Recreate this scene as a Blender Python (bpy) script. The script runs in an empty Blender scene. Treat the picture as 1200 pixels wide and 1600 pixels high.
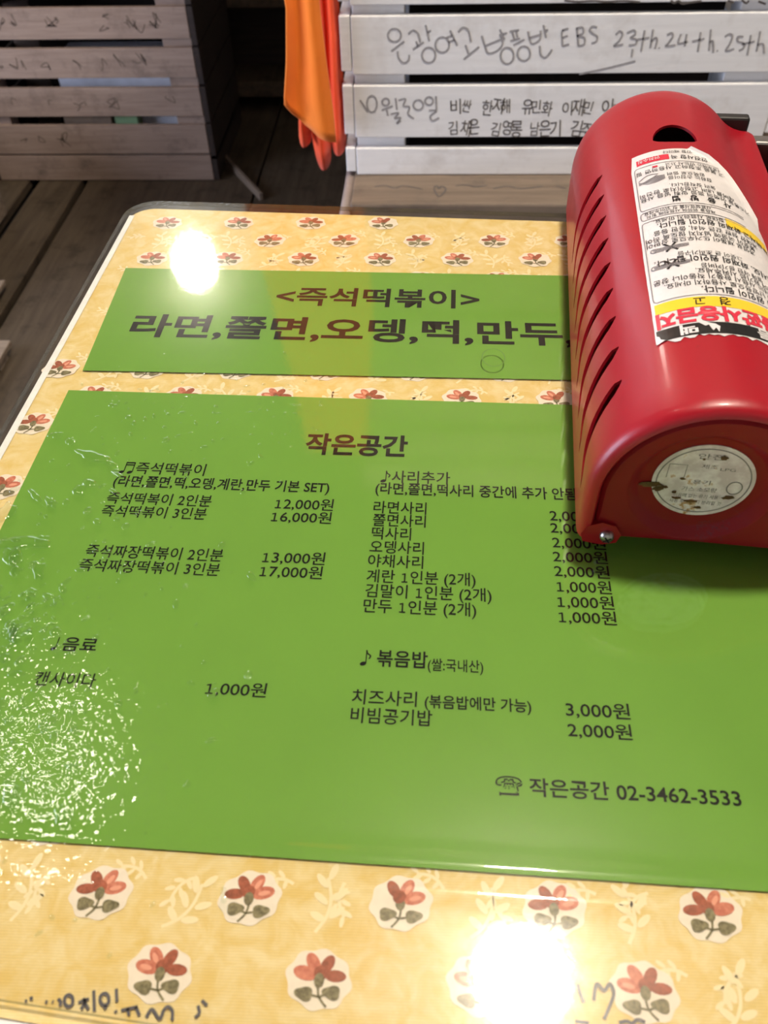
import bpy, bmesh, math, random
from mathutils import Matrix, Vector
random.seed(7)
C = bpy.context.scene.collection
SC = bpy.context.scene
# ------------------------------------------------------------------ units
U = 0.042            # spacing of the printed flowers on the table paper, in metres
ZT = 0.72            # height of the table paper above the floor
def W(x, y, z=0.0):
    return Vector((x*U, y*U, ZT + z*U))
PI = math.pi
# ------------------------------------------------------------------ camera
cam_d = bpy.data.cameras.new('camera')
cam = bpy.data.objects.new('camera', cam_d)
C.objects.link(cam)
SC.camera = cam
right = Vector((0.99891895, 0.0414757, -0.02099276))
down = Vector((0.01557751, -0.72414751, -0.68946916))
fwd = Vector((-0.04379807, 0.68839679, -0.72401076))
cp = W(3.5973467, -11.08416896, 5.89837863)
M4 = Matrix.Identity(4)
for i in range(3):
    M4[i][0] = right[i]; M4[i][1] = -down[i]; M4[i][2] = -fwd[i]; M4[i][3] = cp[i]
cam.matrix_world = M4
cam_d.sensor_fit = 'VERTICAL'; cam_d.sensor_height = 36.0; cam_d.sensor_width = 27.0
cam_d.lens = 36.0*1355.54/1600
cam_d.clip_start = 0.01; cam_d.clip_end = 50
cam_d.dof.use_dof = True; cam_d.dof.focus_distance = 0.40; cam_d.dof.aperture_fstop = 20
# ------------------------------------------------------------------ light and exposure
SC.cycles.transparent_max_bounces = 40
SC.view_settings.view_transform = 'Standard'
SC.view_settings.look = 'None'
SC.view_settings.gamma = 1.0
SC.view_settings.exposure = 0.0
SC.view_settings.use_curve_mapping = False
wd = bpy.data.worlds.new('world'); SC.world = wd; wd.use_nodes = True
wd.node_tree.nodes['Background'].inputs[0].default_value = (0.75, 0.85, 1.0, 1)
wd.node_tree.nodes['Background'].inputs[1].default_value = 1.2
LAMPS = [  # x, y, z (units), radius (units), strength, colour
    (9.1, 2.6, 43.0, 2.0, 560.0, (1.0, 0.90, 0.74)),
    (-21.3, 71.9, 43.0, 2.0, 230.0, (1.0, 0.92, 0.80)),
    (-18.8, 13.3, 43.0, 1.3, 50.0, (1.0, 0.90, 0.76)),
]
WINDOW_BACK = 3.5      # daylight seen through the far window
SIDE_FILL = 50.0     # added side daylight (W), shaped to fill crates and cloths
# ------------------------------------------------------------------ materials
def nd(nt, t, **kw):
    n = nt.nodes.new(t)
    for k, v in kw.items():
        if k in n.inputs.keys(): n.inputs[k].default_value = v
        else: setattr(n, k, v)
    return n
def new_mat(name):
    m = bpy.data.materials.new(name); m.use_nodes = True
    return m, m.node_tree, m.node_tree.nodes['Principled BSDF']
def mat(name, col, rough=0.5, metal=0.0, spec=0.5, var=0.0, scale=40.0, bump=0.0, coat=0.0, stretch=(1,1,1), col2=None, lo=0.35, hi=0.65):
    m, nt, b = new_mat(name)
    c = (*col, 1)
    b.inputs['Base Color'].default_value = c
    b.inputs['Roughness'].default_value = rough
    b.inputs['Metallic'].default_value = metal
    b.inputs['Specular IOR Level'].default_value = spec
    b.inputs['Coat Weight'].default_value = coat
    b.inputs['Coat Roughness'].default_value = 0.08
    if var or bump or col2:
        tc = nd(nt, 'ShaderNodeTexCoord'); mp = nd(nt, 'ShaderNodeMapping')
        mp.inputs['Scale'].default_value = stretch
        nt.links.new(tc.outputs['Object'], mp.inputs[0])
        no = nd(nt, 'ShaderNodeTexNoise', Scale=scale, Detail=6.0, Roughness=0.6)
        nt.links.new(mp.outputs[0], no.inputs['Vector'])
        if var or col2:
            r = nd(nt, 'ShaderNodeValToRGB')
            r.color_ramp.elements[0].position = lo; r.color_ramp.elements[1].position = hi
            c2 = col2 or tuple(x*(1-var) for x in col)
            r.color_ramp.elements[0].color = (*c2, 1); r.color_ramp.elements[1].color = c
            nt.links.new(no.outputs['Fac'], r.inputs[0]); nt.links.new(r.outputs[0], b.inputs['Base Color'])
        if bump:
            bp = nd(nt, 'ShaderNodeBump', Strength=bump, Distance=0.001)
            nt.links.new(no.outputs['Fac'], bp.inputs['Height']); nt.links.new(bp.outputs[0], b.inputs['Normal'])
    return m
def emit(name, col, s):
    m = bpy.data.materials.new(name); m.use_nodes = True
    nt = m.node_tree; nt.nodes.clear()
    e = nd(nt, 'ShaderNodeEmission', Color=(*col, 1), Strength=s); o = nd(nt, 'ShaderNodeOutputMaterial')
    nt.links.new(e.outputs[0], o.inputs[0]); return m
def wood(name, a, b_, stain, scale=9.0, rough=0.65, axis=0, dirt=0.5):
    """painted or bare board: grain along one axis, blotchy wear"""
    m, nt, b = new_mat(name)
    tc = nd(nt, 'ShaderNodeTexCoord'); mp = nd(nt, 'ShaderNodeMapping')
    s = [scale*7]*3; s[axis] = scale*0.5
    mp.inputs['Scale'].default_value = s
    nt.links.new(tc.outputs['Object'], mp.inputs[0])
    gr = nd(nt, 'ShaderNodeTexNoise', Scale=1.6, Detail=5.0, Roughness=0.65)
    nt.links.new(mp.outputs[0], gr.inputs['Vector'])
    r = nd(nt, 'ShaderNodeValToRGB'); r.color_ramp.elements[0].position = 0.3; r.color_ramp.elements[1].position = 0.7
    r.color_ramp.elements[0].color = (*b_, 1); r.color_ramp.elements[1].color = (*a, 1)
    nt.links.new(gr.outputs['Fac'], r.inputs[0])
    bl = nd(nt, 'ShaderNodeTexNoise', Scale=14.0, Detail=4.0, Roughness=0.7)
    nt.links.new(tc.outputs['Object'], bl.inputs['Vector'])
    r2 = nd(nt, 'ShaderNodeValToRGB'); r2.color_ramp.elements[0].position = 0.52; r2.color_ramp.elements[1].position = 0.78
    r2.color_ramp.elements[0].color = (0,0,0,1); r2.color_ramp.elements[1].color = (dirt,dirt,dirt,1)
    nt.links.new(bl.outputs['Fac'], r2.inputs[0])
    mx = nd(nt, 'ShaderNodeMix', data_type='RGBA'); mx.inputs['B'].default_value = (*stain, 1) if False else (0,0,0,1)
    nt.links.new(r2.outputs[0], mx.inputs[0])
    nt.links.new(r.outputs[0], mx.inputs[6]); mx.inputs[7].default_value = (*stain, 1)
    nt.links.new(mx.outputs[2], b.inputs['Base Color'])
    b.inputs['Roughness'].default_value = rough; b.inputs['Specular IOR Level'].default_value = 0.3
    bp = nd(nt, 'ShaderNodeBump', Strength=0.25, Distance=0.001)
    nt.links.new(gr.outputs['Fac'], bp.inputs['Height']); nt.links.new(bp.outputs[0], b.inputs['Normal'])
    return m
def clear_mat(name, tint, r1, r2, mixr, wet=False, fres=1.0):
    """clear sheet: light passes straight through, the surface mirrors by Fresnel"""
    m = bpy.data.materials.new(name); m.use_nodes = True
    nt = m.node_tree; nt.nodes.clear()
    out = nd(nt, 'ShaderNodeOutputMaterial')
    tr = nd(nt, 'ShaderNodeBsdfTransparent', Color=(*tint, 1))
    g1 = nd(nt, 'ShaderNodeBsdfGlossy', Roughness=r1); g2 = nd(nt, 'ShaderNodeBsdfGlossy', Roughness=r2)
    mg = nd(nt, 'ShaderNodeMixShader'); mg.inputs[0].default_value = mixr
    nt.links.new(g1.outputs[0], mg.inputs[1]); nt.links.new(g2.outputs[0], mg.inputs[2])
    # Schlick reflectance, the same on both faces of the sheet (rays cross it unbent)
    geo = nd(nt, 'ShaderNodeNewGeometry')
    dt = nd(nt, 'ShaderNodeVectorMath', operation='DOT_PRODUCT')
    nt.links.new(geo.outputs['Incoming'], dt.inputs[0]); nt.links.new(geo.outputs['Normal'], dt.inputs[1])
    ab = nd(nt, 'ShaderNodeMath', operation='ABSOLUTE'); nt.links.new(dt.outputs['Value'], ab.inputs[0])
    om = nd(nt, 'ShaderNodeMath', operation='SUBTRACT', use_clamp=True); om.inputs[0].default_value = 1.0; nt.links.new(ab.outputs[0], om.inputs[1])
    pw = nd(nt, 'ShaderNodeMath', operation='POWER'); pw.inputs[1].default_value = 5.0; nt.links.new(om.outputs[0], pw.inputs[0])
    mu = nd(nt, 'ShaderNodeMath', operation='MULTIPLY_ADD', use_clamp=True); nt.links.new(pw.outputs[0], mu.inputs[0])
    mu.inputs[1].default_value = 0.95*fres; mu.inputs[2].default_value = 0.047*fres
    mx = nd(nt, 'ShaderNodeMixShader')
    nt.links.new(mu.outputs[0], mx.inputs[0]); nt.links.new(tr.outputs[0], mx.inputs[1]); nt.links.new(mg.outputs[0], mx.inputs[2])
    nt.links.new(mx.outputs[0], out.inputs[0])
    tc = nd(nt, 'ShaderNodeTexCoord')
    n1 = nd(nt, 'ShaderNodeTexNoise', Scale=420.0, Detail=3.0)
    nt.links.new(tc.outputs['Object'], n1.inputs['Vector'])
    bm1 = nd(nt, 'ShaderNodeBump', Strength=0.035, Distance=0.0005)
    nt.links.new(n1.outputs['Fac'], bm1.inputs['Height'])
    last = bm1
    if wet:
        # splashed water film over the near left part of the sheet
        vo = nd(nt, 'ShaderNodeTexNoise', Scale=330.0, Detail=1.0, Roughness=0.5)
        nt.links.new(tc.outputs['Object'], vo.inputs['Vector'])
        gd = nd(nt, 'ShaderNodeVectorMath', operation='DISTANCE'); gd.inputs[1].default_value = (0.2*U, -7.0*U, 0)
        sx = nd(nt, 'ShaderNodeVectorMath', operation='MULTIPLY'); sx.inputs[1].default_value = (1.2, 0.7, 0)
        nt.links.new(tc.outputs['Object'], sx.inputs[0])
        gd.inputs[1].default_value = (0.6*U*1.2, -7.7*U*0.7, 0)
        nt.links.new(sx.outputs[0], gd.inputs[0])
        mr = nd(nt, 'ShaderNodeMapRange'); mr.inputs['From Min'].default_value = 0.0; mr.inputs['From Max'].default_value = 2.7*U
        mr.interpolation_type = 'SMOOTHSTEP'
        mr.inputs['To Min'].default_value = 1.0; mr.inputs['To Max'].default_value = 0.0
        nt.links.new(gd.outputs['Value'], mr.inputs['Value'])
        m1 = nd(nt, 'ShaderNodeMath', operation='MULTIPLY'); m2 = nd(nt, 'ShaderNodeMath', operation='MULTIPLY')
        nt.links.new(vo.outputs['Fac'], m1.inputs[0]); nt.links.new(mr.outputs[0], m1.inputs[1])
        m2.inputs[1].default_value = 1.0; nt.links.new(m1.outputs[0], m2.inputs[0])
        b2 = nd(nt, 'ShaderNodeBump', Strength=1.0, Distance=0.00036)
        nt.links.new(m2.outputs[0], b2.inputs['Height']); nt.links.new(bm1.outputs[0], b2.inputs['Normal'])
        last = b2
    for g in (g1, g2): nt.links.new(last.outputs[0], g.inputs['Normal'])
    return m

M = {}
M['white_wood'] = wood('white_wood', (0.90,0.89,0.89), (0.80,0.79,0.79), (0.55,0.50,0.46), dirt=0.55)
M['worn_wood'] = wood('worn_wood', (0.36,0.265,0.21), (0.25,0.175,0.135), (0.14,0.10,0.08), dirt=0.9)
M['dirty_wood'] = wood('dirty_wood', (0.33,0.26,0.20), (0.20,0.15,0.11), (0.06,0.045,0.035), dirt=0.9)
M['ledge_wood'] = wood('ledge_wood', (0.25,0.19,0.14), (0.16,0.12,0.09), (0.10,0.08,0.07), dirt=0.8)
M['floor_wood'] = wood('floor_wood', (0.115,0.085,0.055), (0.06,0.043,0.03), (0.02,0.015,0.01), axis=1, scale=6, dirt=0.9, rough=0.6)
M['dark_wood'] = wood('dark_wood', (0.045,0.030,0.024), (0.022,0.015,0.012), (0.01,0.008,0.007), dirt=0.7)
M['grey_wood'] = wood('grey_wood', (0.36,0.29,0.26), (0.22,0.17,0.15), (0.12,0.10,0.09), axis=1)
M['plaster'] = mat('plaster', (0.36,0.34,0.32), 0.9, var=0.12, scale=6)
M['ceiling'] = mat('ceiling', (0.10,0.08,0.065), 0.9, var=0.2, scale=5)
M['subfloor'] = mat('subfloor', (0.01,0.008,0.007), 0.9)
M['frame'] = mat('window_paint', (0.35,0.33,0.30), 0.6)
M['day'] = emit('daylight_pane', (0.78,0.88,1.0), WINDOW_BACK)
# table paper: mottled straw yellow
def paper_mat():
    m, nt, b = new_mat('flower_paper')
    tc = nd(nt, 'ShaderNodeTexCoord')
    n1 = nd(nt, 'ShaderNodeTexNoise', Scale=110.0, Detail=5.0, Roughness=0.65, Distortion=0.6)
    nt.links.new(tc.outputs['Object'], n1.inputs['Vector'])
    r = nd(nt, 'ShaderNodeValToRGB')
    r.color_ramp.elements[0].position = 0.36; r.color_ramp.elements[0].color = (0.78,0.555,0.19,1)
    r.color_ramp.elements[1].position = 0.66; r.color_ramp.elements[1].color = (0.86,0.70,0.38,1)
    nt.links.new(n1.outputs['Fac'], r.inputs[0])
    wv = nd(nt, 'ShaderNodeTexWave', Scale=420.0, Distortion=1.0); wv.bands_direction = 'Y'
    nt.links.new(tc.outputs['Object'], wv.inputs['Vector'])
    mx = nd(nt, 'ShaderNodeMix', data_type='RGBA', blend_type='MULTIPLY'); mx.inputs[0].default_value = 0.10
    nt.links.new(r.outputs[0], mx.inputs[6]); nt.links.new(wv.outputs['Color'], mx.inputs[7])
    nt.links.new(mx.outputs[2], b.inputs['Base Color'])
    b.inputs['Roughness'].default_value = 0.8; b.inputs['Specular IOR Level'].default_value = 0.2
    return m
M['paper'] = paper_mat()
M['halo'] = mat('print_halo', (0.88,0.77,0.64), 0.8, spec=0.2, var=0.06, scale=400)
M['petal_dark'] = mat('print_petal_dark', (0.46,0.13,0.075), 0.8, spec=0.2, col2=(0.26,0.08,0.045), scale=700)
M['petal_light'] = mat('print_petal_light', (0.70,0.26,0.17), 0.8, spec=0.2, col2=(0.50,0.14,0.09), scale=700)
M['petal_pale'] = mat('print_petal_pale', (0.80,0.36,0.25), 0.8, spec=0.2)
M['leaf'] = mat('print_leaf', (0.31,0.265,0.145), 0.8, spec=0.2, col2=(0.13,0.11,0.06), scale=900)
M['sprig'] = mat('print_sprig', (0.88,0.745,0.47), 0.8, spec=0.2)
M['edge_glare'] = mat('edge_glare', (0.90,0.88,0.85), 0.7, var=0.1, scale=200)  # white that stands in for glare along the cover's edge
M['ink'] = mat('black_ink', (0.008,0.008,0.007), 0.7, spec=0.1)
M['ink_soft'] = mat('marker_ink', (0.10,0.09,0.10), 0.7)
M['ink_blue'] = mat('blue_ink', (0.12,0.28,0.50), 0.7)
M['pencil'] = mat('pencil', (0.40,0.38,0.39), 0.7, var=0.3, scale=300)
M['pencil_dark'] = mat('pencil_dark', (0.13,0.11,0.10), 0.7, var=0.3, scale=300)
M['green'] = mat('green_sheet', (0.158,0.345,0.042), 0.7, spec=0.2, var=0.05, scale=30, lo=0.3, hi=0.7)
M['glass'] = clear_mat('clear_table_cover', (0.985,0.99,0.98), 0.045, 0.22, 0.09, wet=True)
M['cover_edge'] = clear_mat('clear_cover_edge', (0.5,0.54,0.52), 0.1, 0.3, 0.4)
M['smudge'] = mat('smudge', (0.17,0.12,0.09), 0.8, var=0.3, scale=200)
M['water'] = clear_mat('water', (0.93,0.97,0.92), 0.02, 0.05, 0.2, fres=1.6)
M['board'] = mat('table_board', (0.30,0.25,0.20), 0.7, var=0.3, scale=20)
M['black_metal'] = mat('black_metal', (0.015,0.015,0.016), 0.45)
M['rubber'] = mat('rubber', (0.012,0.012,0.012), 0.8)
M['steel'] = mat('steel', (0.55,0.54,0.53), 0.32, metal=1.0, var=0.25, scale=60)
M['enamel'] = mat('grey_enamel', (0.20,0.20,0.22), 0.35, coat=0.3)
M['brass'] = mat('brass', (0.5,0.36,0.16), 0.35, metal=1.0)
M['lampshade'] = mat('lamp_cap', (0.03,0.03,0.03), 0.5)
M['label_white'] = mat('label_white', (0.74,0.70,0.70), 0.28, var=0.10, scale=90)
M['label_yellow'] = mat('label_yellow', (0.82,0.56,0.03), 0.35)
M['label_red'] = mat('label_red', (0.62,0.03,0.06), 0.35)
M['label_black'] = mat('label_black', (0.012,0.012,0.012), 0.35, var=0.5, scale=200)
M['label_grey'] = mat('label_grey', (0.22,0.20,0.21), 0.5)
M['grime'] = mat('grime', (0.16,0.07,0.025), 0.5, var=0.6, scale=300)
def red_mat(name, dusty, base=(0.38,0.004,0.012)):
    m, nt, b = new_mat(name)
    tc = nd(nt, 'ShaderNodeTexCoord')
    n1 = nd(nt, 'ShaderNodeTexNoise', Scale=55.0, Detail=8.0, Roughness=0.75)
    nt.links.new(tc.outputs['Object'], n1.inputs['Vector'])
    r = nd(nt, 'ShaderNodeValToRGB'); r.color_ramp.elements[0].position = 0.60; r.color_ramp.elements[1].position = 0.80
    r.color_ramp.elements[0].color = (*base,1); r.color_ramp.elements[1].color = (base[0]-0.16*dusty,base[1]+0.05*dusty,base[2]+0.07*dusty,1)
    nt.links.new(n1.outputs['Fac'], r.inputs[0])
    n2 = nd(nt, 'ShaderNodeTexNoise', Scale=130.0, Detail=6.0, Roughness=0.7)
    nt.links.new(tc.outputs['Object'], n2.inputs['Vector'])
    r2 = nd(nt, 'ShaderNodeValToRGB'); r2.color_ramp.elements[0].position = 0.66; r2.color_ramp.elements[1].position = 0.74
    r2.color_ramp.elements[1].color = (dusty*0.8,)*3+(1,)
    nt.links.new(n2.outputs['Fac'], r2.inputs[0])
    mx = nd(nt, 'ShaderNodeMix', data_type='RGBA'); mx.inputs[7].default_value = (0.06,0.012,0.008,1)
    nt.links.new(r2.outputs[0], mx.inputs[0]); nt.links.new(r.outputs[0], mx.inputs[6])
    nt.links.new(mx.outputs[2], b.inputs['Base Color'])
    rr = nd(nt, 'ShaderNodeMapRange'); rr.inputs['To Min'].default_value = 0.30; rr.inputs['To Max'].default_value = 0.46
    nt.links.new(n1.outputs['Fac'], rr.inputs['Value']); nt.links.new(rr.outputs[0], b.inputs['Roughness'])
    b.inputs['Coat Weight'].default_value = 0.15; b.inputs['Coat Roughness'].default_value = 0.12
    if dusty > 0.9: b.inputs['Specular IOR Level'].default_value = 0.25; rr.inputs['To Min'].default_value = 0.40; rr.inputs['To Max'].default_value = 0.6
    bp = nd(nt, 'ShaderNodeBump', Strength=0.05, Distance=0.0006)
    n3 = nd(nt, 'ShaderNodeTexNoise', Scale=18.0, Detail=2.0)
    nt.links.new(tc.outputs['Object'], n3.inputs['Vector'])
    nt.links.new(n3.outputs['Fac'], bp.inputs['Height']); nt.links.new(bp.outputs[0], b.inputs['Normal'])
    return m
M['red'] = red_mat('red_enamel', 0.4, (0.34,0.001,0.011))
M['red_dirty_shaded'] = red_mat('red_greasy_shaded', 1.0, (0.24,0.001,0.008))  # grease, plus a darker base red standing in for the front's shade
def disc_mat():
    m, nt, b = new_mat('stained_label')
    tc = nd(nt, 'ShaderNodeTexCoord')
    n1 = nd(nt, 'ShaderNodeTexNoise', Scale=150.0, Detail=5.0, Roughness=0.6)
    nt.links.new(tc.outputs['Object'], n1.inputs['Vector'])
    r = nd(nt, 'ShaderNodeValToRGB'); r.color_ramp.elements[0].position = 0.40; r.color_ramp.elements[0].color = (0.68,0.61,0.63,1)
    r.color_ramp.elements[1].position = 0.60; r.color_ramp.elements[1].color = (0.90,0.86,0.88,1)
    e = r.color_ramp.elements.new(0.66); e.color = (0.55,0.33,0.13,1)
    e = r.color_ramp.elements.new(0.74); e.color = (0.10,0.04,0.02,1)
    nt.links.new(n1.outputs['Fac'], r.inputs[0]); nt.links.new(r.outputs[0], b.inputs['Base Color'])
    b.inputs['Roughness'].default_value = 0.5
    return m
M['disc'] = disc_mat()
def cloth_mat(name, a, b_):
    m, nt, b = new_mat(name)
    b.inputs['Base Color'].default_value = (*a, 1)
    b.inputs['Roughness'].default_value = 0.85; b.inputs['Specular IOR Level'].default_value = 0.2
    b.inputs['Sheen Weight'].default_value = 0.2
    tc = nd(nt, 'ShaderNodeTexCoord'); n = nd(nt, 'ShaderNodeTexNoise', Scale=12.0, Detail=3.0)
    nt.links.new(tc.outputs['Object'], n.inputs['Vector'])
    r = nd(nt, 'ShaderNodeValToRGB'); r.color_ramp.elements[0].position = 0.35; r.color_ramp.elements[1].position = 0.65
    r.color_ramp.elements[0].color = (*b_, 1); r.color_ramp.elements[1].color = (*a, 1)
    nt.links.new(n.outputs['Fac'], r.inputs[0]); nt.links.new(r.outputs[0], b.inputs['Base Color'])
    return m
M['cloth'] = cloth_mat('orange_cloth', (1.0,0.25,0.025), (1.0,0.22,0.02))
M['cloth_red'] = cloth_mat('red_orange_cloth', (0.95,0.11,0.03), (0.85,0.085,0.025))
M['box_blue'] = mat('pale_box', (0.88,0.90,1.0), 0.7, var=0.2, scale=15)
M['box_green'] = mat('green_box', (0.18,0.30,0.16), 0.7)

# ------------------------------------------------------------------ builders
def link(name, me, parent=None, mats=()):
    o = bpy.data.objects.new(name, me)
    for m in mats: me.materials.append(m)
    C.objects.link(o)
    if parent is not None: o.parent = parent
    return o
def tag(o, label=None, cat=None, group=None, kind=None):
    if label: o['label'] = label
    if cat: o['category'] = cat
    if group: o['group'] = group
    if kind: o['kind'] = kind
    return o
def thing(name, loc, label, cat, rz=0.0, group=None):
    o = bpy.data.objects.new(name, None); C.objects.link(o)
    o.location = loc; o.rotation_euler = (0, 0, rz); o.empty_display_size = 0.02
    return tag(o, label, cat, group)
class MB:
    """collects polygons of one mesh (metres, local to its parent)"""
    def __init__(s): s.v = []; s.f = []; s.m = []
    def add(s, vs, fs, mi=0):
        o = len(s.v); s.v += [tuple(v) for v in vs]
        for f in fs: s.f.append([o+i for i in f]); s.m.append(mi)
    def box(s, x0, x1, y0, y1, z0, z1, mi=0):
        s.add([(x0,y0,z0),(x1,y0,z0),(x1,y1,z0),(x0,y1,z0),(x0,y0,z1),(x1,y0,z1),(x1,y1,z1),(x0,y1,z1)],
              [(0,3,2,1),(4,5,6,7),(0,1,5,4),(1,2,6,5),(2,3,7,6),(3,0,4,7)], mi)
    def prism(s, pts, z0, z1, mi=0):
        n = len(pts)
        s.add([(x,y,z0) for x,y in pts]+[(x,y,z1) for x,y in pts],
              [tuple(range(n-1,-1,-1)), tuple(range(n,2*n))]+[(i,(i+1)%n,n+(i+1)%n,n+i) for i in range(n)], mi)
    def tube(s, path, r, n=10, mi=0, caps=True):
        path = [Vector(p) for p in path]; rings = []
        for i, p in enumerate(path):
            d = (path[min(i+1,len(path)-1)]-path[max(i-1,0)]).normalized()
            a = d.orthogonal().normalized(); b = d.cross(a)
            if i and rings:
                pa = (rings[-1][1]); a = (pa - d*pa.dot(d)).normalized(); b = d.cross(a)
            rr = r[i] if isinstance(r, (list, tuple)) else r
            rings.append(([p+a*rr*math.cos(2*PI*k/n)+b*rr*math.sin(2*PI*k/n) for k in range(n)], a))
        vs = [v for rg,_ in rings for v in rg]
        fs = [(i*n+k, i*n+(k+1)%n, (i+1)*n+(k+1)%n, (i+1)*n+k) for i in range(len(path)-1) for k in range(n)]
        if caps: fs += [tuple(range(n-1,-1,-1)), tuple(range((len(path)-1)*n, len(path)*n))]
        s.add(vs, fs, mi)
    def lathe(s, prof, cx=0, cy=0, n=32, mi=0, cap=True):
        vs = [(cx+r*math.cos(2*PI*k/n), cy+r*math.sin(2*PI*k/n), z) for r, z in prof for k in range(n)]
        fs = [(i*n+k, i*n+(k+1)%n, (i+1)*n+(k+1)%n, (i+1)*n+k) for i in range(len(prof)-1) for k in range(n)]
        if cap: fs += [tuple(range(n-1,-1,-1)), tuple(range((len(prof)-1)*n, len(prof)*n))]
        s.add(vs, fs, mi)
    def ribbon(s, pts, w, fn, mi=0):
        """a flat pen stroke through 2-D points; fn maps (a, b) to 3-D"""
        n = len(pts)
        if n < 2: return
        L = []
        for i, p in enumerate(pts):
            q0 = pts[max(i-1,0)]; q1 = pts[min(i+1,n-1)]
            dx, dy = q1[0]-q0[0], q1[1]-q0[1]; d = math.hypot(dx,dy) or 1
            L.append((p[0]-dy/d*w/2, p[1]+dx/d*w/2, p[0]+dy/d*w/2, p[1]-dx/d*w/2))
        s.add([fn(a,b) for a,b,_,_ in L]+[fn(c,d) for _,_,c,d in L], [(i,i+1,n+i+1,n+i) for i in range(n-1)], mi)
    def build(s, name, mats, parent=None, bevel=0.0, smooth=False, seg=2):
        me = bpy.data.meshes.new(name); me.from_pydata(s.v, [], s.f); me.update()
        if bevel or True:
            bm = bmesh.new(); bm.from_mesh(me)
            mi = bm.faces.layers.int.new('mi')
            bm.faces.ensure_lookup_table()
            for i, f in enumerate(bm.faces): f.material_index = s.m[i]
            if bevel:
                bmesh.ops.bevel(bm, geom=[e for e in bm.edges if len(e.link_faces)==2 and e.calc_face_angle(0) > 0.5], offset=bevel, segments=seg, affect='EDGES', profile=0.5, clamp_overlap=True)
            bm.to_mesh(me); bm.free()
        if not isinstance(mats, (list, tuple)): mats = [mats]
        if smooth:
            for p in me.polygons: p.use_smooth = True
            if smooth is not True: me.set_sharp_from_angle(angle=smooth)
        return link(name, me, parent, mats)
def bake(o):
    """apply the modifiers of o"""
    dg = bpy.context.evaluated_depsgraph_get(); dg.update()
    me = bpy.data.meshes.new_from_object(o.evaluated_get(dg))
    o.modifiers.clear(); o.data = me; return o
_tc = {}
def glyphs(body, off=0.0):
    """letters of one line as (verts, faces) in ems"""
    k = (body, off)
    if k not in _tc:
        cu = bpy.data.curves.new('line', 'FONT'); cu.body = body; cu.size = 1.0; cu.resolution_u = 3; cu.offset = off
        ob = bpy.data.objects.new('line', cu); C.objects.link(ob)
        dg = bpy.context.evaluated_depsgraph_get(); dg.update()
        me = bpy.data.meshes.new_from_object(ob.evaluated_get(dg))
        _tc[k] = ([tuple(v.co) for v in me.vertices], [tuple(p.vertices) for p in me.polygons])
        bpy.data.objects.remove(ob); bpy.data.curves.remove(cu); bpy.data.meshes.remove(me)
    return _tc[k]
def note(mb, kind, fn, h, mi=0):
    """quaver signs drawn as head, stem and flag; returns the width used"""
    def head(cx): mb.add([fn((cx+0.17*math.cos(a)*math.cos(0.4)-0.12*math.sin(a)*math.sin(0.4))*h, (0.10+0.17*math.cos(a)*math.sin(0.4)+0.12*math.sin(a)*math.cos(0.4))*h) for a in [2*PI*k/16 for k in range(16)]], [tuple(range(16))], mi)
    def bar(x0, y0, x1, y1, w): mb.ribbon([(x0*h, y0*h), (x1*h, y1*h)], w*h, fn, mi)
    head(0.17); bar(0.31, 0.12, 0.31, 0.95, 0.06)
    if kind == '\u266a':
        mb.ribbon([(a*h, b*h) for a, b in spline([(0.31,0.93),(0.36,0.74),(0.52,0.60),(0.46,0.40)])], 0.08*h, fn, mi)
    if kind == '\u266c':
        head(0.67); bar(0.81, 0.12, 0.81, 0.95, 0.06); bar(0.30, 0.91, 0.82, 0.91, 0.11); bar(0.30, 0.72, 0.82, 0.72, 0.10)
    return {'\u266a': 0.62, '\u266c': 0.95, '\u2669': 0.42}[kind]*h
def write(mb, body, fn, width=None, height=1.0, off=0.0, mi=0):
    """fit a line into width x height (hangul height), fn maps (x, y) to 3-D; returns width"""
    body = body.replace('1', '\U0001d7f7')
    if body[0] in '\u266a\u266c\u2669':
        q = note(mb, body[0], fn, height, mi)
        rest = body[1:].strip(); gap = 0.25*height if body[1] == ' ' else 0.02*height
        return q+gap+write(mb, rest, lambda a, b: fn(a+q+gap, b), (width-q-gap) if width else None, height, off, mi)
    vs, fs = glyphs(body, off)
    x0 = min(v[0] for v in vs); x1 = max(v[0] for v in vs)
    sy = height/0.90; sx = width/(x1-x0) if width else sy
    mb.add([fn((x-x0)*sx, (y+0.06)*sy) for x, y, z in vs], fs, mi)
    return (x1-x0)*sx
def absorb(o, mb, m, place):
    """add marks drawn on a board to the board's own mesh"""
    k = len(o.data.materials); o.data.materials.append(m)
    bm = bmesh.new(); bm.from_mesh(o.data)
    vs = [bm.verts.new(place(v)) for v in mb.v]
    for f in mb.f:
        try: q = bm.faces.new([vs[i] for i in f]); q.material_index = k
        except ValueError: pass
    bm.to_mesh(o.data); bm.free()
def spline(pts, n=6):
    """smooth a pen stroke"""
    if len(pts) < 3: return pts
    out = []
    for i in range(len(pts)-1):
        p0 = pts[max(i-1,0)]; p1 = pts[i]; p2 = pts[i+1]; p3 = pts[min(i+2,len(pts)-1)]
        for k in range(n):
            t = k/n
            out.append(tuple(0.5*((2*b)+(-a+c)*t+(2*a-5*b+4*c-d)*t*t+(-a+3*b-3*c+d)*t**3) for a,b,c,d in zip(p0,p1,p2,p3)))
    out.append(pts[-1]); return out
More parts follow.
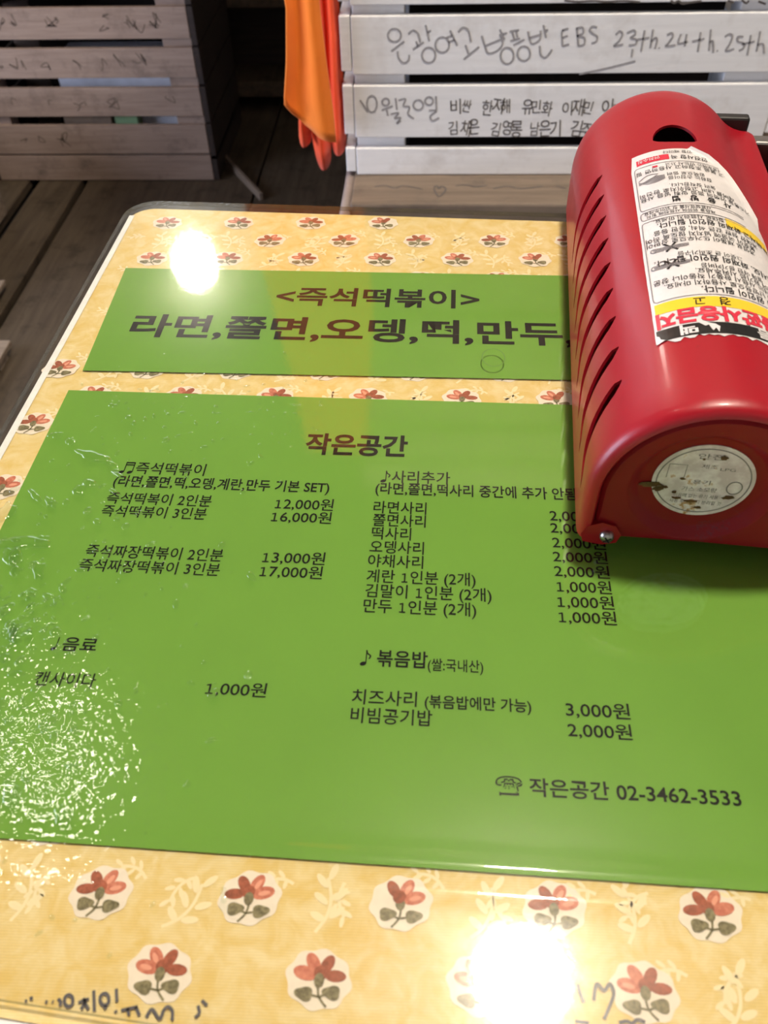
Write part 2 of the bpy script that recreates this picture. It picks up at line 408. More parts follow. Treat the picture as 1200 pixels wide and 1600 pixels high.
def rounded(poly, r, n=8):
    """round the corners of a polygon"""
    out = []; N = len(poly)
    for i in range(N):
        p = Vector(poly[i]); a = (Vector(poly[i-1])-p).normalized(); b = (Vector(poly[(i+1)%N])-p).normalized()
        rr = r[i] if isinstance(r, (list,tuple)) else r
        ang = a.angle(b); d = rr/math.tan(ang/2); c = p+(a+b).normalized()*(rr/math.sin(ang/2))
        s = p+a*d-c; e = p+b*d-c
        for k in range(n+1):
            v = s.normalized().slerp(e.normalized(), k/n)*rr
            out.append((c.x+v.x, c.y+v.y))
    return out
# ------------------------------------------------------------------ measured data (units of U on the table / the crate front)
# line, x, y, tilt, width, height, sheet, weight
TEXT=[
('<즉석떡볶이>', 1.762, -2.038, -2.31, 2.487, 0.38, 1, 0.022),
('라면,쫄면,오뎅,떡,만두,', 0.109, -2.71, -2.2, 5.198, 0.437, 1, 0.025),
('작은공간', 2.404, -4.704, -0.49, 1.035, 0.299, 2, 0.03),
('♬즉석떡볶이', 0.595, -5.026, -1.28, 0.86, 0.165, 2, 0.008),
('(라면,쫄면,떡,오뎅,계란,만두 기본 SET)', 0.584, -5.206, -1.19, 2.119, 0.15, 2, 0.016),
('즉석떡복이 2인분', 0.577, -5.44, 0.26, 1.018, 0.15, 2, 0.010),
('즉석떡볶이 3인분', 0.572, -5.608, 0.31, 1.004, 0.145, 2, 0.010),
('12,000원', 2.207, -5.481, -2.21, 0.554, 0.151, 2, 0.010),
('16,000원', 2.192, -5.647, -2.02, 0.564, 0.147, 2, 0.010),
('즉석짜장떡볶이 2인분', 0.561, -6.108, -0.02, 1.259, 0.145, 2, 0.010),
('즉석짜장떡볶이 3인분', 0.55, -6.273, 0.06, 1.27, 0.14, 2, 0.010),
('13,000원', 2.178, -6.145, -1.66, 0.563, 0.146, 2, 0.010),
('17,000원', 2.177, -6.306, -1.58, 0.555, 0.142, 2, 0.010),
('♪사리추가', 3.188, -5.1, -1.83, 0.675, 0.165, 2, 0.010),
('(라면,쫄면,떡사리 중간에 추가 안됨!)', 3.146, -5.258, -2.23, 1.989, 0.155, 2, 0.016),
('라면사리', 3.14, -5.511, -0.66, 0.497, 0.154, 2, 0.010),
('쫄면사리', 3.142, -5.674, -0.6, 0.49, 0.15, 2, 0.010),
('떡사리', 3.139, -5.84, -1.16, 0.361, 0.15, 2, 0.010),
('오뎅사리', 3.13, -6.002, -0.44, 0.488, 0.146, 2, 0.010),
('야채사리', 3.122, -6.167, -0.34, 0.492, 0.145, 2, 0.010),
('계란 1인분 (2개)', 3.12, -6.341, -1.16, 0.95, 0.144, 2, 0.010),
('김말이 1인분 (2개)', 3.118, -6.503, -1.47, 1.082, 0.143, 2, 0.010),
('만두 1인분 (2개)', 3.111, -6.666, -1.73, 0.954, 0.142, 2, 0.010),
('2,000원', 4.776, -5.582, -2.59, 0.477, 0.151, 2, 0.010),
('2,000원', 4.769, -5.733, -2.42, 0.483, 0.147, 2, 0.010),
('2,000원', 4.77, -5.911, -2.33, 0.475, 0.146, 2, 0.010),
('2,000원', 4.76, -6.076, -2.16, 0.479, 0.142, 2, 0.010),
('2,000원', 4.756, -6.243, -2.03, 0.478, 0.142, 2, 0.010),
('1,000원', 4.762, -6.413, -1.98, 0.465, 0.141, 2, 0.010),
('1,000원', 4.752, -6.577, -1.78, 0.474, 0.14, 2, 0.010),
('1,000원', 4.747, -6.737, -2.42, 0.477, 0.139, 2, 0.010),
('♩ 음료', 0.564, -7.118, -0.34, 0.38, 0.133, 2, 0.016),
('캔사이다', 0.529, -7.454, 0.26, 0.496, 0.13, 2, 0.010),
('1,000원', 1.917, -7.502, -2.44, 0.484, 0.127, 2, 0.010),
('♪ 볶음밥', 3.116, -7.196, -0.96, 0.544, 0.153, 2, 0.016),
('(쌀:국내산)', 3.661, -7.23, -0.73, 0.442, 0.115, 2, 0.010),
('치즈사리', 3.073, -7.549, -0.26, 0.506, 0.131, 2, 0.010),
('(볶음밥에만 가능)', 3.639, -7.567, -1.46, 0.818, 0.113, 2, 0.016),
('비빔공기밥', 3.074, -7.71, -1.31, 0.624, 0.132, 2, 0.010),
('3,000원', 4.716, -7.613, -1.55, 0.485, 0.134, 2, 0.010),
('2,000원', 4.713, -7.786, -1.46, 0.477, 0.129, 2, 0.010),
('☎ 작은공간 02-3462-3533', 4.152, -8.252, -2.13, 1.721, 0.135, 2, 0.016)
]
PEN_A= [[(2.757, -2.916), (2.738, -2.993), (2.684, -3.054), (2.606, -3.088), (2.521, -3.087), (2.444, -3.052), (2.391, -2.99), (2.374, -2.913), (2.394, -2.837), (2.448, -2.776), (2.525, -2.743), (2.61, -2.744), (2.686, -2.778), (2.739, -2.84), (2.757, -2.916)], [(2.463, -3.351), (2.853, -3.079)], [(2.652, -3.352), (2.688, -3.554), (2.839, -3.683), (2.975, -3.607), (3.002, -3.455)], [(2.976, -2.884), (3.108, -2.787), (3.241, -2.861), (3.307, -3.033), (3.323, -3.122)], [(3.205, -3.082), (3.26, -3.221)], [(3.11, -3.305), (3.43, -3.108)], [(3.477, -2.645), (3.59, -3.085)], [(3.533, -2.849), (3.638, -2.791)], [(3.78, -3.471), (3.762, -3.563), (3.708, -3.637), (3.628, -3.677), (3.539, -3.677), (3.458, -3.635), (3.401, -3.56), (3.38, -3.468), (3.399, -3.376), (3.454, -3.303), (3.533, -3.263), (3.621, -3.264), (3.701, -3.305), (3.758, -3.379), (3.78, -3.471)], [(4.18, -3.188), (4.163, -3.279), (4.108, -3.351), (4.028, -3.391), (3.937, -3.391), (3.854, -3.35), (3.796, -3.276), (3.774, -3.185), (3.792, -3.095), (3.846, -3.023), (3.926, -2.984), (4.016, -2.985), (4.098, -3.025), (4.157, -3.098), (4.18, -3.188)], [(4.193, -2.796), (4.421, -3.215)], [(4.094, -2.99), (4.267, -2.933)], [(4.151, -3.114), (4.335, -3.051)], [(4.433, -2.846), (4.56, -2.726), (4.721, -2.8), (4.817, -3.119)], [(4.66, -3.192), (4.763, -3.442)], [(4.625, -3.593), (5.063, -3.244)], [(5.125, -2.949), (5.22, -3.196), (5.341, -3.421), (5.579, -3.373), (5.75, -3.175), (5.65, -2.905)], [(5.248, -3.221), (5.688, -3.051)], [(5.641, -2.783), (5.794, -3.052)], [(5.729, -2.905), (5.859, -2.882)], [(6.102, -3.502), (6.092, -3.6), (6.045, -3.679), (5.971, -3.723), (5.884, -3.723), (5.803, -3.678), (5.743, -3.598), (5.716, -3.499), (5.728, -3.401), (5.775, -3.323), (5.849, -3.281), (5.934, -3.281), (6.015, -3.325), (6.075, -3.404), (6.102, -3.502)], [(5.934, -2.834), (6.194, -2.802)], [(5.998, -2.849), (6.085, -3.054)], [(6.117, -2.826), (6.176, -3.006)], [(5.972, -3.093), (6.252, -3.031)], [(6.072, -3.212), (6.376, -3.057)], [(6.583, -3.445), (6.574, -3.532), (6.529, -3.602), (6.457, -3.641), (6.373, -3.64), (6.294, -3.6), (6.236, -3.53), (6.209, -3.442), (6.22, -3.356), (6.266, -3.287), (6.337, -3.249), (6.419, -3.249), (6.498, -3.288), (6.556, -3.358), (6.583, -3.445)], [(6.46, -2.838), (6.534, -3.058), (6.626, -3.182), (6.824, -3.06), (6.824, -2.817)], [(6.529, -3.009), (6.811, -2.938)], [(6.887, -2.673), (7.004, -3.013)], [(6.955, -2.818), (7.043, -2.809)], [(6.843, -3.233), (6.897, -3.482), (7.039, -3.559), (7.158, -3.434), (7.215, -3.335)], [(7.484, -2.794), (7.443, -2.893), (7.514, -3.246)], [(7.46, -2.818), (7.615, -2.77)], [(7.475, -3.018), (7.63, -2.969)], [(7.514, -3.246), (7.698, -3.197)], [(7.853, -2.747), (7.977, -3.25)], [(7.857, -2.772), (8.014, -2.748), (8.063, -2.898), (7.911, -2.972), (8.108, -3.023), (8.133, -3.2), (7.977, -3.25)], [(8.443, -2.752), (8.305, -2.726), (8.24, -2.825), (8.363, -2.925), (8.482, -3.001), (8.474, -3.127), (8.347, -3.176)], [(9.012, -2.955), (9.103, -2.856), (9.196, -2.932), (9.146, -3.107), (9.01, -3.257), (9.272, -3.209)], [(9.326, -2.908), (9.5, -2.835), (9.572, -2.935), (9.456, -3.034), (9.627, -3.085), (9.624, -3.211), (9.439, -3.235)], [(9.821, -2.837), (9.825, -3.416)], [(9.654, -3.085), (9.994, -3.038)], [(10.056, -2.814), (10.076, -3.316)], [(10.068, -3.139), (10.182, -3.039), (10.23, -3.14), (10.217, -3.342)], [(10.323, -3.308), (10.349, -3.328)], [(10.488, -2.967), (10.611, -2.918), (10.66, -3.018), (10.563, -3.193), (10.526, -3.268), (10.79, -3.245)], [(10.884, -2.945), (10.86, -3.195), (11.117, -3.147)], [(11.044, -2.946), (11.065, -3.272)], [(11.433, -2.9), (11.479, -3.428)], [(11.251, -3.148), (11.582, -3.075)], [(11.707, -2.828), (11.797, -3.405)], [(11.757, -3.177), (11.841, -3.152), (11.934, -3.457)], [(12.026, -3.396), (12.053, -3.417)], [(12.157, -3.029), (12.271, -2.956), (12.371, -3.031), (12.343, -3.231), (12.282, -3.408), (12.511, -3.359)], [(12.69, -3.034), (12.53, -3.032), (12.564, -3.158), (12.738, -3.209), (12.773, -3.336), (12.66, -3.411)], [(12.889, -2.985), (12.937, -3.541)], [(12.692, -3.234), (13.045, -3.161)], [(13.126, -2.888), (13.178, -3.44)], [(13.154, -3.263), (13.307, -3.238), (13.408, -3.493)], [(8.115, -4.031), (8.92, -3.867), (9.71, -3.673)], [(9.566, -3.338), (9.581, -3.569)], [(7.414, -2.041), (7.787, -2.077), (8.205, -2.062), (8.628, -2.085), (9.097, -2.07), (9.548, -2.103)], [(10.402, -2.068), (10.519, -2.131), (10.613, -2.084), (10.759, -2.152), (10.885, -2.134), (11.037, -2.116), (11.265, -2.09)], [(11.989, -2.082), (12.187, -2.146)], [(12.375, -2.072), (12.528, -2.158), (12.586, -2.088)], [(12.852, -2.114), (13.08, -2.187)]]
PEN_C= [[(1.478, -4.752), (1.71, -5.112)], [(1.994, -4.874), (1.976, -4.982), (1.931, -5.07), (1.868, -5.118), (1.799, -5.118), (1.739, -5.069), (1.699, -4.981), (1.688, -4.872), (1.707, -4.764), (1.752, -4.678), (1.815, -4.631), (1.883, -4.631), (1.942, -4.679), (1.982, -4.766), (1.994, -4.874)], [(2.382, -4.816), (2.37, -4.862), (2.339, -4.9), (2.294, -4.92), (2.245, -4.92), (2.201, -4.899), (2.171, -4.862), (2.161, -4.815), (2.173, -4.769), (2.205, -4.732), (2.249, -4.712), (2.298, -4.712), (2.342, -4.733), (2.371, -4.77), (2.382, -4.816)], [(2.143, -5.066), (2.484, -4.936)], [(2.298, -5.054), (2.337, -5.236)], [(2.579, -4.699), (2.618, -5.056)], [(2.419, -5.188), (2.666, -5.146), (2.553, -5.309), (2.727, -5.298), (2.613, -5.468), (2.738, -5.389)], [(2.669, -4.77), (2.883, -4.73), (2.821, -4.937), (3.005, -4.968), (2.962, -5.178), (3.147, -5.33)], [(3.433, -4.91), (3.419, -4.975), (3.377, -5.027), (3.315, -5.055), (3.247, -5.055), (3.185, -5.026), (3.143, -4.974), (3.127, -4.909), (3.142, -4.845), (3.184, -4.793), (3.245, -4.765), (3.313, -4.765), (3.374, -4.794), (3.417, -4.846), (3.433, -4.91)], [(3.736, -4.793), (3.725, -4.845), (3.692, -4.886), (3.643, -4.908), (3.589, -4.908), (3.54, -4.885), (3.505, -4.844), (3.492, -4.792), (3.504, -4.741), (3.537, -4.7), (3.585, -4.678), (3.639, -4.678), (3.688, -4.701), (3.723, -4.742), (3.736, -4.793)], [(3.824, -4.647), (3.846, -5.062)], [(3.619, -5.072), (3.846, -5.091), (3.665, -5.241), (3.729, -5.393), (3.931, -5.303)]]
PEN_P= [[(1.207, -9.685), (1.221, -9.68)], [(1.236, -9.657), (1.247, -9.677)], [(1.334, -9.682), (1.348, -9.684)], [(1.376, -9.68), (1.386, -9.682)], [(1.408, -9.663), (1.43, -9.68), (1.433, -9.703)], [(1.503, -9.67), (1.505, -9.684), (1.501, -9.695), (1.492, -9.702), (1.48, -9.702), (1.468, -9.696), (1.457, -9.686), (1.451, -9.672), (1.449, -9.658), (1.453, -9.646), (1.462, -9.64), (1.474, -9.639), (1.486, -9.645), (1.497, -9.656), (1.503, -9.67)], [(1.539, -9.679), (1.6, -9.656)], [(1.562, -9.654), (1.578, -9.674), (1.567, -9.716)], [(1.579, -9.677), (1.613, -9.714)], [(1.616, -9.608), (1.652, -9.724)], [(1.724, -9.654), (1.725, -9.668), (1.72, -9.68), (1.711, -9.686), (1.698, -9.687), (1.686, -9.681), (1.675, -9.67), (1.668, -9.656), (1.667, -9.642), (1.672, -9.631), (1.682, -9.624), (1.694, -9.623), (1.707, -9.629), (1.717, -9.64), (1.724, -9.654)], [(1.715, -9.687), (1.711, -9.71)], [(1.754, -9.594), (1.777, -9.667)], [(1.778, -9.714), (1.787, -9.725)], [(1.814, -9.712), (1.911, -9.688)], [(1.85, -9.697), (1.869, -9.738)], [(1.899, -9.688), (1.934, -9.736)], [(1.976, -9.745), (2.001, -9.699), (2.059, -9.749), (2.073, -9.703), (2.096, -9.681), (2.128, -9.704), (2.137, -9.756)], [(2.272, -9.734), (2.294, -9.709), (2.279, -9.668)], [(2.297, -9.639), (2.334, -9.666)], [(4.685, -9.554), (4.714, -9.46), (4.755, -9.495), (4.794, -9.457), (4.812, -9.509), (4.77, -9.592), (4.734, -9.653)], [(4.599, -9.464), (4.606, -9.506), (4.624, -9.567)], [(4.453, -9.568), (4.522, -9.555)], [(4.502, -9.525), (4.56, -9.518)], [(4.82, -9.668), (4.866, -9.658), (4.898, -9.667), (4.934, -9.648), (4.976, -9.659)], [(4.56, -9.67), (4.642, -9.676)]]
PEN_B= [[(1.028, -9.711), (1.058, -9.74), (1.072, -9.721), (1.061, -9.71)], [(1.078, -9.709), (1.123, -9.743)], [(1.137, -9.713), (1.165, -9.735)], [(1.141, -9.736), (1.147, -9.712)], [(1.175, -9.717), (1.202, -9.746)], [(1.207, -9.722), (1.235, -9.744), (1.258, -9.732)], [(1.258, -9.752), (1.278, -9.731)], [(1.323, -9.724), (1.34, -9.735)], [(1.441, -9.737), (1.453, -9.742)], [(1.502, -9.738), (1.539, -9.763)]]
PEN_S= [[(1.906, 15.82), (2.221, 15.915), (2.547, 15.723), (2.861, 15.886), (3.437, 15.64)], [(3.816, 15.748), (3.912, 15.884), (3.975, 15.68), (4.07, 15.857), (4.195, 15.612), (3.974, 15.145), (3.817, 15.68)], [(4.515, 15.883), (4.834, 15.951), (5.147, 15.814), (5.529, 15.909)], [(5.709, 15.677), (6.159, 15.853), (6.588, 15.676), (7.292, 15.851)], [(7.734, 15.877), (8.027, 15.673)]]
DROPS= [(0.358, -4.888, 0.065, 0.245, 1.2), (0.326, -5.338, 0.057, 0.079, 0.0), (0.101, -5.514, 0.043, 0.094, 0.8), (-0.03, -6.04, 0.238, 0.078, 0.0), (-0.036, -6.192, 0.082, 0.121, 0.5), (0.241, -6.334, 0.058, 0.118, 0.3), (0.266, -6.583, 0.04, 0.063, 1.0), (0.515, -6.666, 0.045, 0.041, 0.0), (0.364, -7.015, 0.043, 0.032, 0.3), (0.684, -5.155, 0.025, 0.126, 1.0), (0.677, -5.374, 0.025, 0.087, 1.0), (0.158, -5.982, 0.06, 0.047, 0.2), (0.032, -4.656, 0.053, 0.059, 0.4), (-0.08, -5.432, 0.031, 0.104, 0.8), (-0.142, -4.562, 0.081, 0.05, 0.0), (1.135, -8.546, 0.064, 0.084, 0.6), (1.098, -8.186, 0.048, 0.025, 0.0), (0.718, -8.394, 0.065, 0.106, 0.3), (0.878, -7.934, 0.044, 0.032, 0.5), (1.007, -4.619, 0.04, 0.049, 0.2), (-0.284, -5.647, 0.086, 0.133, 0.0)]
# ================================================================== SETTING
def u(*a): return [q*U for q in a]
FZ = -ZT/U                      # floor level in units
mb = MB()
x = -46.0; k = 0
GAPS = {-16.35: 0.16}
edges = [-46,-40.2,-34.3,-28.6,-23.9,-19.2,-16.3,-6.2,0.2,6.4,12.9,19.0,25.2,31.4,37.6,43.8,50.0,56.0]
for i in range(len(edges)-1):
    a, b = edges[i]+0.07, edges[i+1]-0.07
    if i == 5: b -= 0.25
    if i == 4: b -= 0.5
    mb.box(a*U, b*U, -46*U, 88*U, -0.02, 0.0)
fl = mb.build('floor', M['floor_wood'], bevel=0.002); tag(fl, kind='structure')
mb = MB(); mb.box(-46*U, 56*U, -46*U, 88*U, -0.06, -0.03)
tag(mb.build('floor_base', M['subfloor']), kind='structure')
CZ = 46.0
def wall(name, x0, x1, y0, y1, z0=FZ, z1=CZ, m='plaster'):
    mb = MB(); mb.box(*u(x0,x1,y0,y1), ZT+z0*U, ZT+z1*U); return tag(mb.build(name, M[m]), kind='structure')
mb = MB()   # far wall with a window opening x -42..-9, z 4..40
wx0, wx1, wz0, wz1 = -45, -6, 6, 45.5
for a in ((-46,wx0,FZ,CZ),(wx1,56,FZ,CZ),(wx0,wx1,FZ,wz0),(wx0,wx1,wz1,CZ)):
    mb.box(*u(a[0],a[1],88,90), ZT+a[2]*U, ZT+a[3]*U)
tag(mb.build('wall_back', M['plaster']), kind='structure')
mb = MB()
for a in ((wx0,wx0+1.2,wz0,wz1),(wx1-1.2,wx1,wz0,wz1),(wx0,wx1,wz0,wz0+1.2),(wx0,wx1,wz1-1.2,wz1),(-25.1,-24.1,wz0,wz1)):
    mb.box(*u(a[0],a[1],88.1,89.4), ZT+a[2]*U, ZT+a[3]*U)
tag(mb.build('window_1', M['frame'], bevel=0.004), kind='structure')
mb = MB(); mb.box(*u(wx0,wx1,89.5,89.7), ZT+wz0*U, ZT+wz1*U)
tag(mb.build('window_1_pane', M['day']), kind='structure')
wall('wall_right', 56, 58, -46, 90)
# side wall, unseen, with a low opening added for the fill light
mb = MB()
for a in ((-46,-16,FZ,CZ),(16,90,FZ,CZ),(-16,16,16,CZ)):
    mb.box(*u(-48,-46,a[0],a[1]), ZT+a[2]*U, ZT+a[3]*U)
tag(mb.build('wall_left', M['plaster']), kind='structure')
wall('wall_front', -46, 56, -48, -46)
wall('ceiling', -48, 58, -48, 90, CZ, CZ+2, 'ceiling')
ld = bpy.data.lights.new('side_daylight_fill', 'AREA'); ld.shape = 'RECTANGLE'  # unseen area light added to brighten crates and cloths, low to spare the table
ld.size = 31*U; ld.size_y = 32*U; ld.energy = SIDE_FILL; ld.color = (0.68, 0.76, 1.0)
lo = bpy.data.objects.new('side_daylight_fill', ld); C.objects.link(lo)
lo.location = W(-46.5, 0, -0.6); lo.rotation_euler = (PI/2, 0, -PI/2); tag(lo, kind='structure')

# ================================================================== LAMPS
lamp_labels = ['round white pendant lamp hanging over the red gas burner',
               'round white pendant lamp hanging at the far end of the room by the window',
               'small dim round pendant lamp hanging to the left over the aisle']
for (x, y, z, r, s, col), lab in zip(LAMPS, lamp_labels):
    t = thing('pendant_lamp', W(x, y, z), lab, 'lamp', group='pendant lamps')
    mb = MB()
    mb.lathe([(max(1e-4, r*U*math.sin(a)), -r*U*math.cos(a)) for a in [PI*i/20 for i in range(21)]], n=32)
    mb.build('globe', emit('lamp_globe', col, s), t, smooth=True)
    mb = MB(); mb.lathe([(0.62*r*U, r*U*0.79),(0.5*r*U, r*U*1.15),(0.2*r*U, r*U*1.25),(0.12*r*U, r*U*1.3)], n=24)
    mb.build('cap', M['lampshade'], t, smooth=0.6)
    mb = MB(); mb.tube([(0,0,r*U*1.3),(0,0,(CZ-z)*U)], 0.003, 8); mb.build('cord', M['rubber'], t, smooth=True)

# ================================================================== CRATES
def crate(name, x0, x1, y0, y1, slats, label, m, thick=0.26, cleat=1.55, side_gap=0.22, group=None, seams=0.10, side=True, back=True, ms=None):
    """slatted fruit crate; slats = list of (z0, z1) rows; front faces -y"""
    zb = min(s[0] for s in slats); zt = max(s[1] for s in slats)
    t = thing(name, W(x0, y0, zb), label, 'crate', group=group)
    X = lambda q: (q-x0)*U
    Y = lambda q: (q-y0)*U
    Z = lambda q: (q-zb)*U
    out = []
    for a, b in slats:
        mb = MB(); mb.box(X(x0+side_gap), X(x1-side_gap), 0, Y(y0+thick), Z(a), Z(b))
        o = mb.build('front_slat', m, t, bevel=0.0012); out.append(o)
    if back:
        for a, b in slats:
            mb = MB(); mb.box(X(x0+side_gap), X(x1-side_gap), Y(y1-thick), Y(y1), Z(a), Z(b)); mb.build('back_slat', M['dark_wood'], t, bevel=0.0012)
    if side:
        for sx in (0, 1):
            for a, b in slats:
                mb = MB()
                xa = x0-0.12 if sx == 0 else x1-side_gap+0.03
                mb.box(X(xa), X(xa+side_gap+0.09), Y(y0+0.02), Y(y1-0.02), Z(max(zb, a+seams)), Z(b)); mb.build('side_slat', ms or m, t, bevel=0.001)
    for cx in (x0+side_gap+0.03, x1-side_gap-cleat-0.03):
        for cy in (y0+thick+0.01, y1-thick-1.0):
            mb = MB(); mb.box(X(cx), X(cx+cleat), Y(cy), Y(cy+0.98), Z(zb+0.02), Z(zt-0.02)); mb.build('corner_post', m, t, bevel=0.0015)
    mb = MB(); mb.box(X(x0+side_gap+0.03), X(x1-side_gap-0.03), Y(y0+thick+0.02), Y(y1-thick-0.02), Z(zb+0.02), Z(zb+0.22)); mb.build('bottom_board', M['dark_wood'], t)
    mb = MB(); mb.box(X(x0+1.9), X(x1-1.9), Y(y0+1.45 if ms is None else y1-1.4), Y(y0+1.55 if ms is None else y1-1.3), Z(zb+0.24), Z(zt-0.02)); mb.build('gap_shade_panel', M['dark_wood'], t)  # dark sheet added behind the slats, standing in for the shade inside
    return t, out
# ---- the white crates opposite the table: slat rows measured on the front
CY = 16.65
rows = [(-7.14,-6.27),(-5.92,-4.34),(-4.02,-2.40),(-2.12,-0.50)]
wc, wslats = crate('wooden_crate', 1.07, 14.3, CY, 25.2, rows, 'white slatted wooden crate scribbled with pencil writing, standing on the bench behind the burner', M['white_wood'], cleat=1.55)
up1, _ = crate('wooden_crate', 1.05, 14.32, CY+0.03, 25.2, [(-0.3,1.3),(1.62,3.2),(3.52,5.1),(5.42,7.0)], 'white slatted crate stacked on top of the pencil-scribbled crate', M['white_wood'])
up2, _ = crate('wooden_crate', 1.09, 14.3, CY-0.02, 25.2, [(7.1,8.7),(9.02,10.6),(10.92,12.5),(12.82,14.4)], 'slatted crate, third from the bench in the white stack, browned to stand in for shade', M['worn_wood'])  # brown wood stands in for a white crate left unlit, dimming its reflection
up3, _ = crate('wooden_crate', 1.06, 14.31, CY+0.01, 25.2, [(14.5,16.1),(16.42,18.0),(18.32,19.9),(20.22,21.8)], 'slatted crate at the very top of the white stack, browned to stand in for shade', M['worn_wood'])  # darkened the same way, brown in place of missing light
# pencil writing on the slats
def pen_on_front(strokes, name, parent, m, w=0.055, oy=CY):
    base = parent.parent.location
    mb = MB()
    for st in strokes:
        mb.ribbon(spline(st), w*U, None) if False else mb.ribbon([(a*U, b*U) for a, b in spline(st)], w*U, lambda a, b: (a-base.x, oy*U-base.y-0.0004, ZT+b-base.z))
    absorb(parent, mb, m, lambda v: v)
A_ = [s for s in PEN_A if -4.1 < s[0][1] < -2.3]
B_ = [s for s in PEN_A if s[0][1] >= -2.3]
pen_on_front(A_, 'pencil_writing', wslats[2], M['pencil'])
pen_on_front(B_, 'pencil_writing', wslats[3], M['pencil_dark'])
pen_on_front(PEN_C, 'pencil_writing', wslats[1], M['pencil'])
mb = MB(); base = wc.location
def onslat(x, z, ang=0.0):
    ca, sa = math.cos(ang), math.sin(ang)
    return lambda a, b: (x*U+a*ca*U-b*sa*U-base.x, CY*U-0.0004-base.y, ZT+z*U+a*sa*U+b*ca*U-base.z)
random.seed(9)
for s, x, z, w, h in (('비싼 한지해 유민화 이재민 이진', 4.30, -5.15, 5.3, 0.46), ('김채은 김영롱 남은기 김주은', 4.28, -5.84, 4.75, 0.50)):
    step = w/len(s)
    for i, ch in enumerate(s):
        if ch == ' ': continue
        k = random.uniform(0.85, 1.15)
        write(mb, ch, onslat(x+i*step+random.uniform(-0.03,0.03), z+random.uniform(-0.06,0.06)-0.02*i*step, random.uniform(-0.18,0.10)), step*1.05*k, h*k, 0.003)
absorb(wslats[1], mb, M['pencil_dark'], lambda v: v)

# ---- bench under the white crates
t = thing('bench', W(1.07, 14.6, FZ), 'pale brown plank bench carrying the white crates, scribbled along its front edge', 'bench')
b0 = t.location
def bb(mb, x0, x1, y0, y1, z0, z1): mb.box(x0*U-b0.x, x1*U-b0.x, y0*U-b0.y, y1*U-b0.y, z0*U+ZT-b0.z, z1*U+ZT-b0.z)
mb = MB(); bb(mb, 1.2, 24, 14.85, 25.6, -7.6, -7.155); seat = mb.build('seat_board', M['ledge_wood'], t, bevel=0.002)
mb = MB(); bb(mb, 1.2, 24, 14.45, 14.82, -7.75, -7.05); mb.build('front_lip', M['ledge_wood'], t, bevel=0.003)
mb = MB(); mb.tube([(1.02*U-b0.x, 14.3*U-b0.y, -7.40*U+ZT-b0.z), (1.05*U-b0.x, 16.3*U-b0.y, -7.36*U+ZT-b0.z), (1.05*U-b0.x, 25.4*U-b0.y, -7.36*U+ZT-b0.z)], 0.17*U, 12); mb.build('side_rail', M['grey_wood'], t, smooth=True)
for x0 in (1.5, 12.0, 22.3):
    for y0 in (15.2, 24.0):
        mb = MB(); bb(mb, x0, x0+1.3, y0, y0+1.3, FZ+0.02, -7.6); mb.build('leg', M['dark_wood'], t, bevel=0.002)
mb = MB()
for st in PEN_S: mb.ribbon([(a*U, b*U) for a, b in spline(st) if 14.86 < b < 16.62], 0.06*U, lambda a, b: (a-b0.x, b-b0.y, ZT-7.16*U+0.0006-b0.z))
absorb(seat, mb, M['pencil_dark'], lambda v: v)

# ---- the worn crates standing on the floor at the left
lrows = [(-17.1,-15.66),(-15.56,-13.95),(-13.46,-11.95),(-11.45,-9.96),(-9.52,-8.03),(-7.6,-6.1)]
lc, lsl = crate('wooden_crate', -21.6, -8.55, 37.2, 45.6, lrows, 'worn slatted crate with faded scribbles on the floor left of the orange cloths', M['worn_wood'], seams=-0.35, ms=M['dark_wood'])
l2, _ = crate('wooden_crate', -21.5, -8.6, 37.25, 45.6, [(-5.9,-4.4),(-3.95,-2.45),(-2.0,-0.5),(-0.05,1.4)], 'worn slatted crate stacked on top of the scribbled worn crate', M['worn_wood'], seams=-0.35, ms=M['dark_wood'])
random.seed(11)
def scrawl(parent, z, x0, x1, n, m, h=0.5, w=0.06, oy=37.2):
    ss = []
    for i in range(n):
        cx = random.uniform(x0, x1); cz = z+random.uniform(-0.25, 0.25)
        ss.append([(cx+random.uniform(-0.3,0.3), cz+random.uniform(-h,h)*0.7) for k in range(random.randint(3,5))])
    pen_on_front(ss, 'faded_writing', parent, m, w, oy)
scrawl(lsl[4], -8.75, -19.8, -10.2, 17, M['smudge'])
scrawl(lsl[3], -10.7, -19.5, -10.0, 9, M['smudge'])
scrawl(lsl[2], -12.7, -19.5, -10.5, 7, M['smudge'], 0.4)
scrawl(lsl[1], -14.8, -20.5, -16.5, 5, M['smudge'], 0.4)
# things kept inside the worn crate, seen through its slots
bl = tag(MB(), None) if False else None
mb = MB(); mb.box(-16.9*U, -10.3*U, 38.6*U, 41.5*U, ZT-16.8*U, ZT-11.0*U)
tag(mb.build('paper_box', M['box_blue'], bevel=0.002), 'pale bluish box showing through the slots of the worn crate', 'box')
mb = MB(); mb.box(-13.9*U, -12.6*U, 37.55*U, 38.4*U, ZT-16.8*U, ZT-13.2*U)
tag(mb.build('carton', M['box_green'], bevel=0.002), 'small green carton inside the worn crate', 'carton')
mb = MB(); mb.box(-16.8*U, -14.1*U, 37.55*U, 38.4*U, ZT-16.8*U, ZT-13.2*U)
tag(mb.build('carton', M['ledge_wood'], bevel=0.002), 'brown carton inside the worn crate, left of the small green one', 'carton')

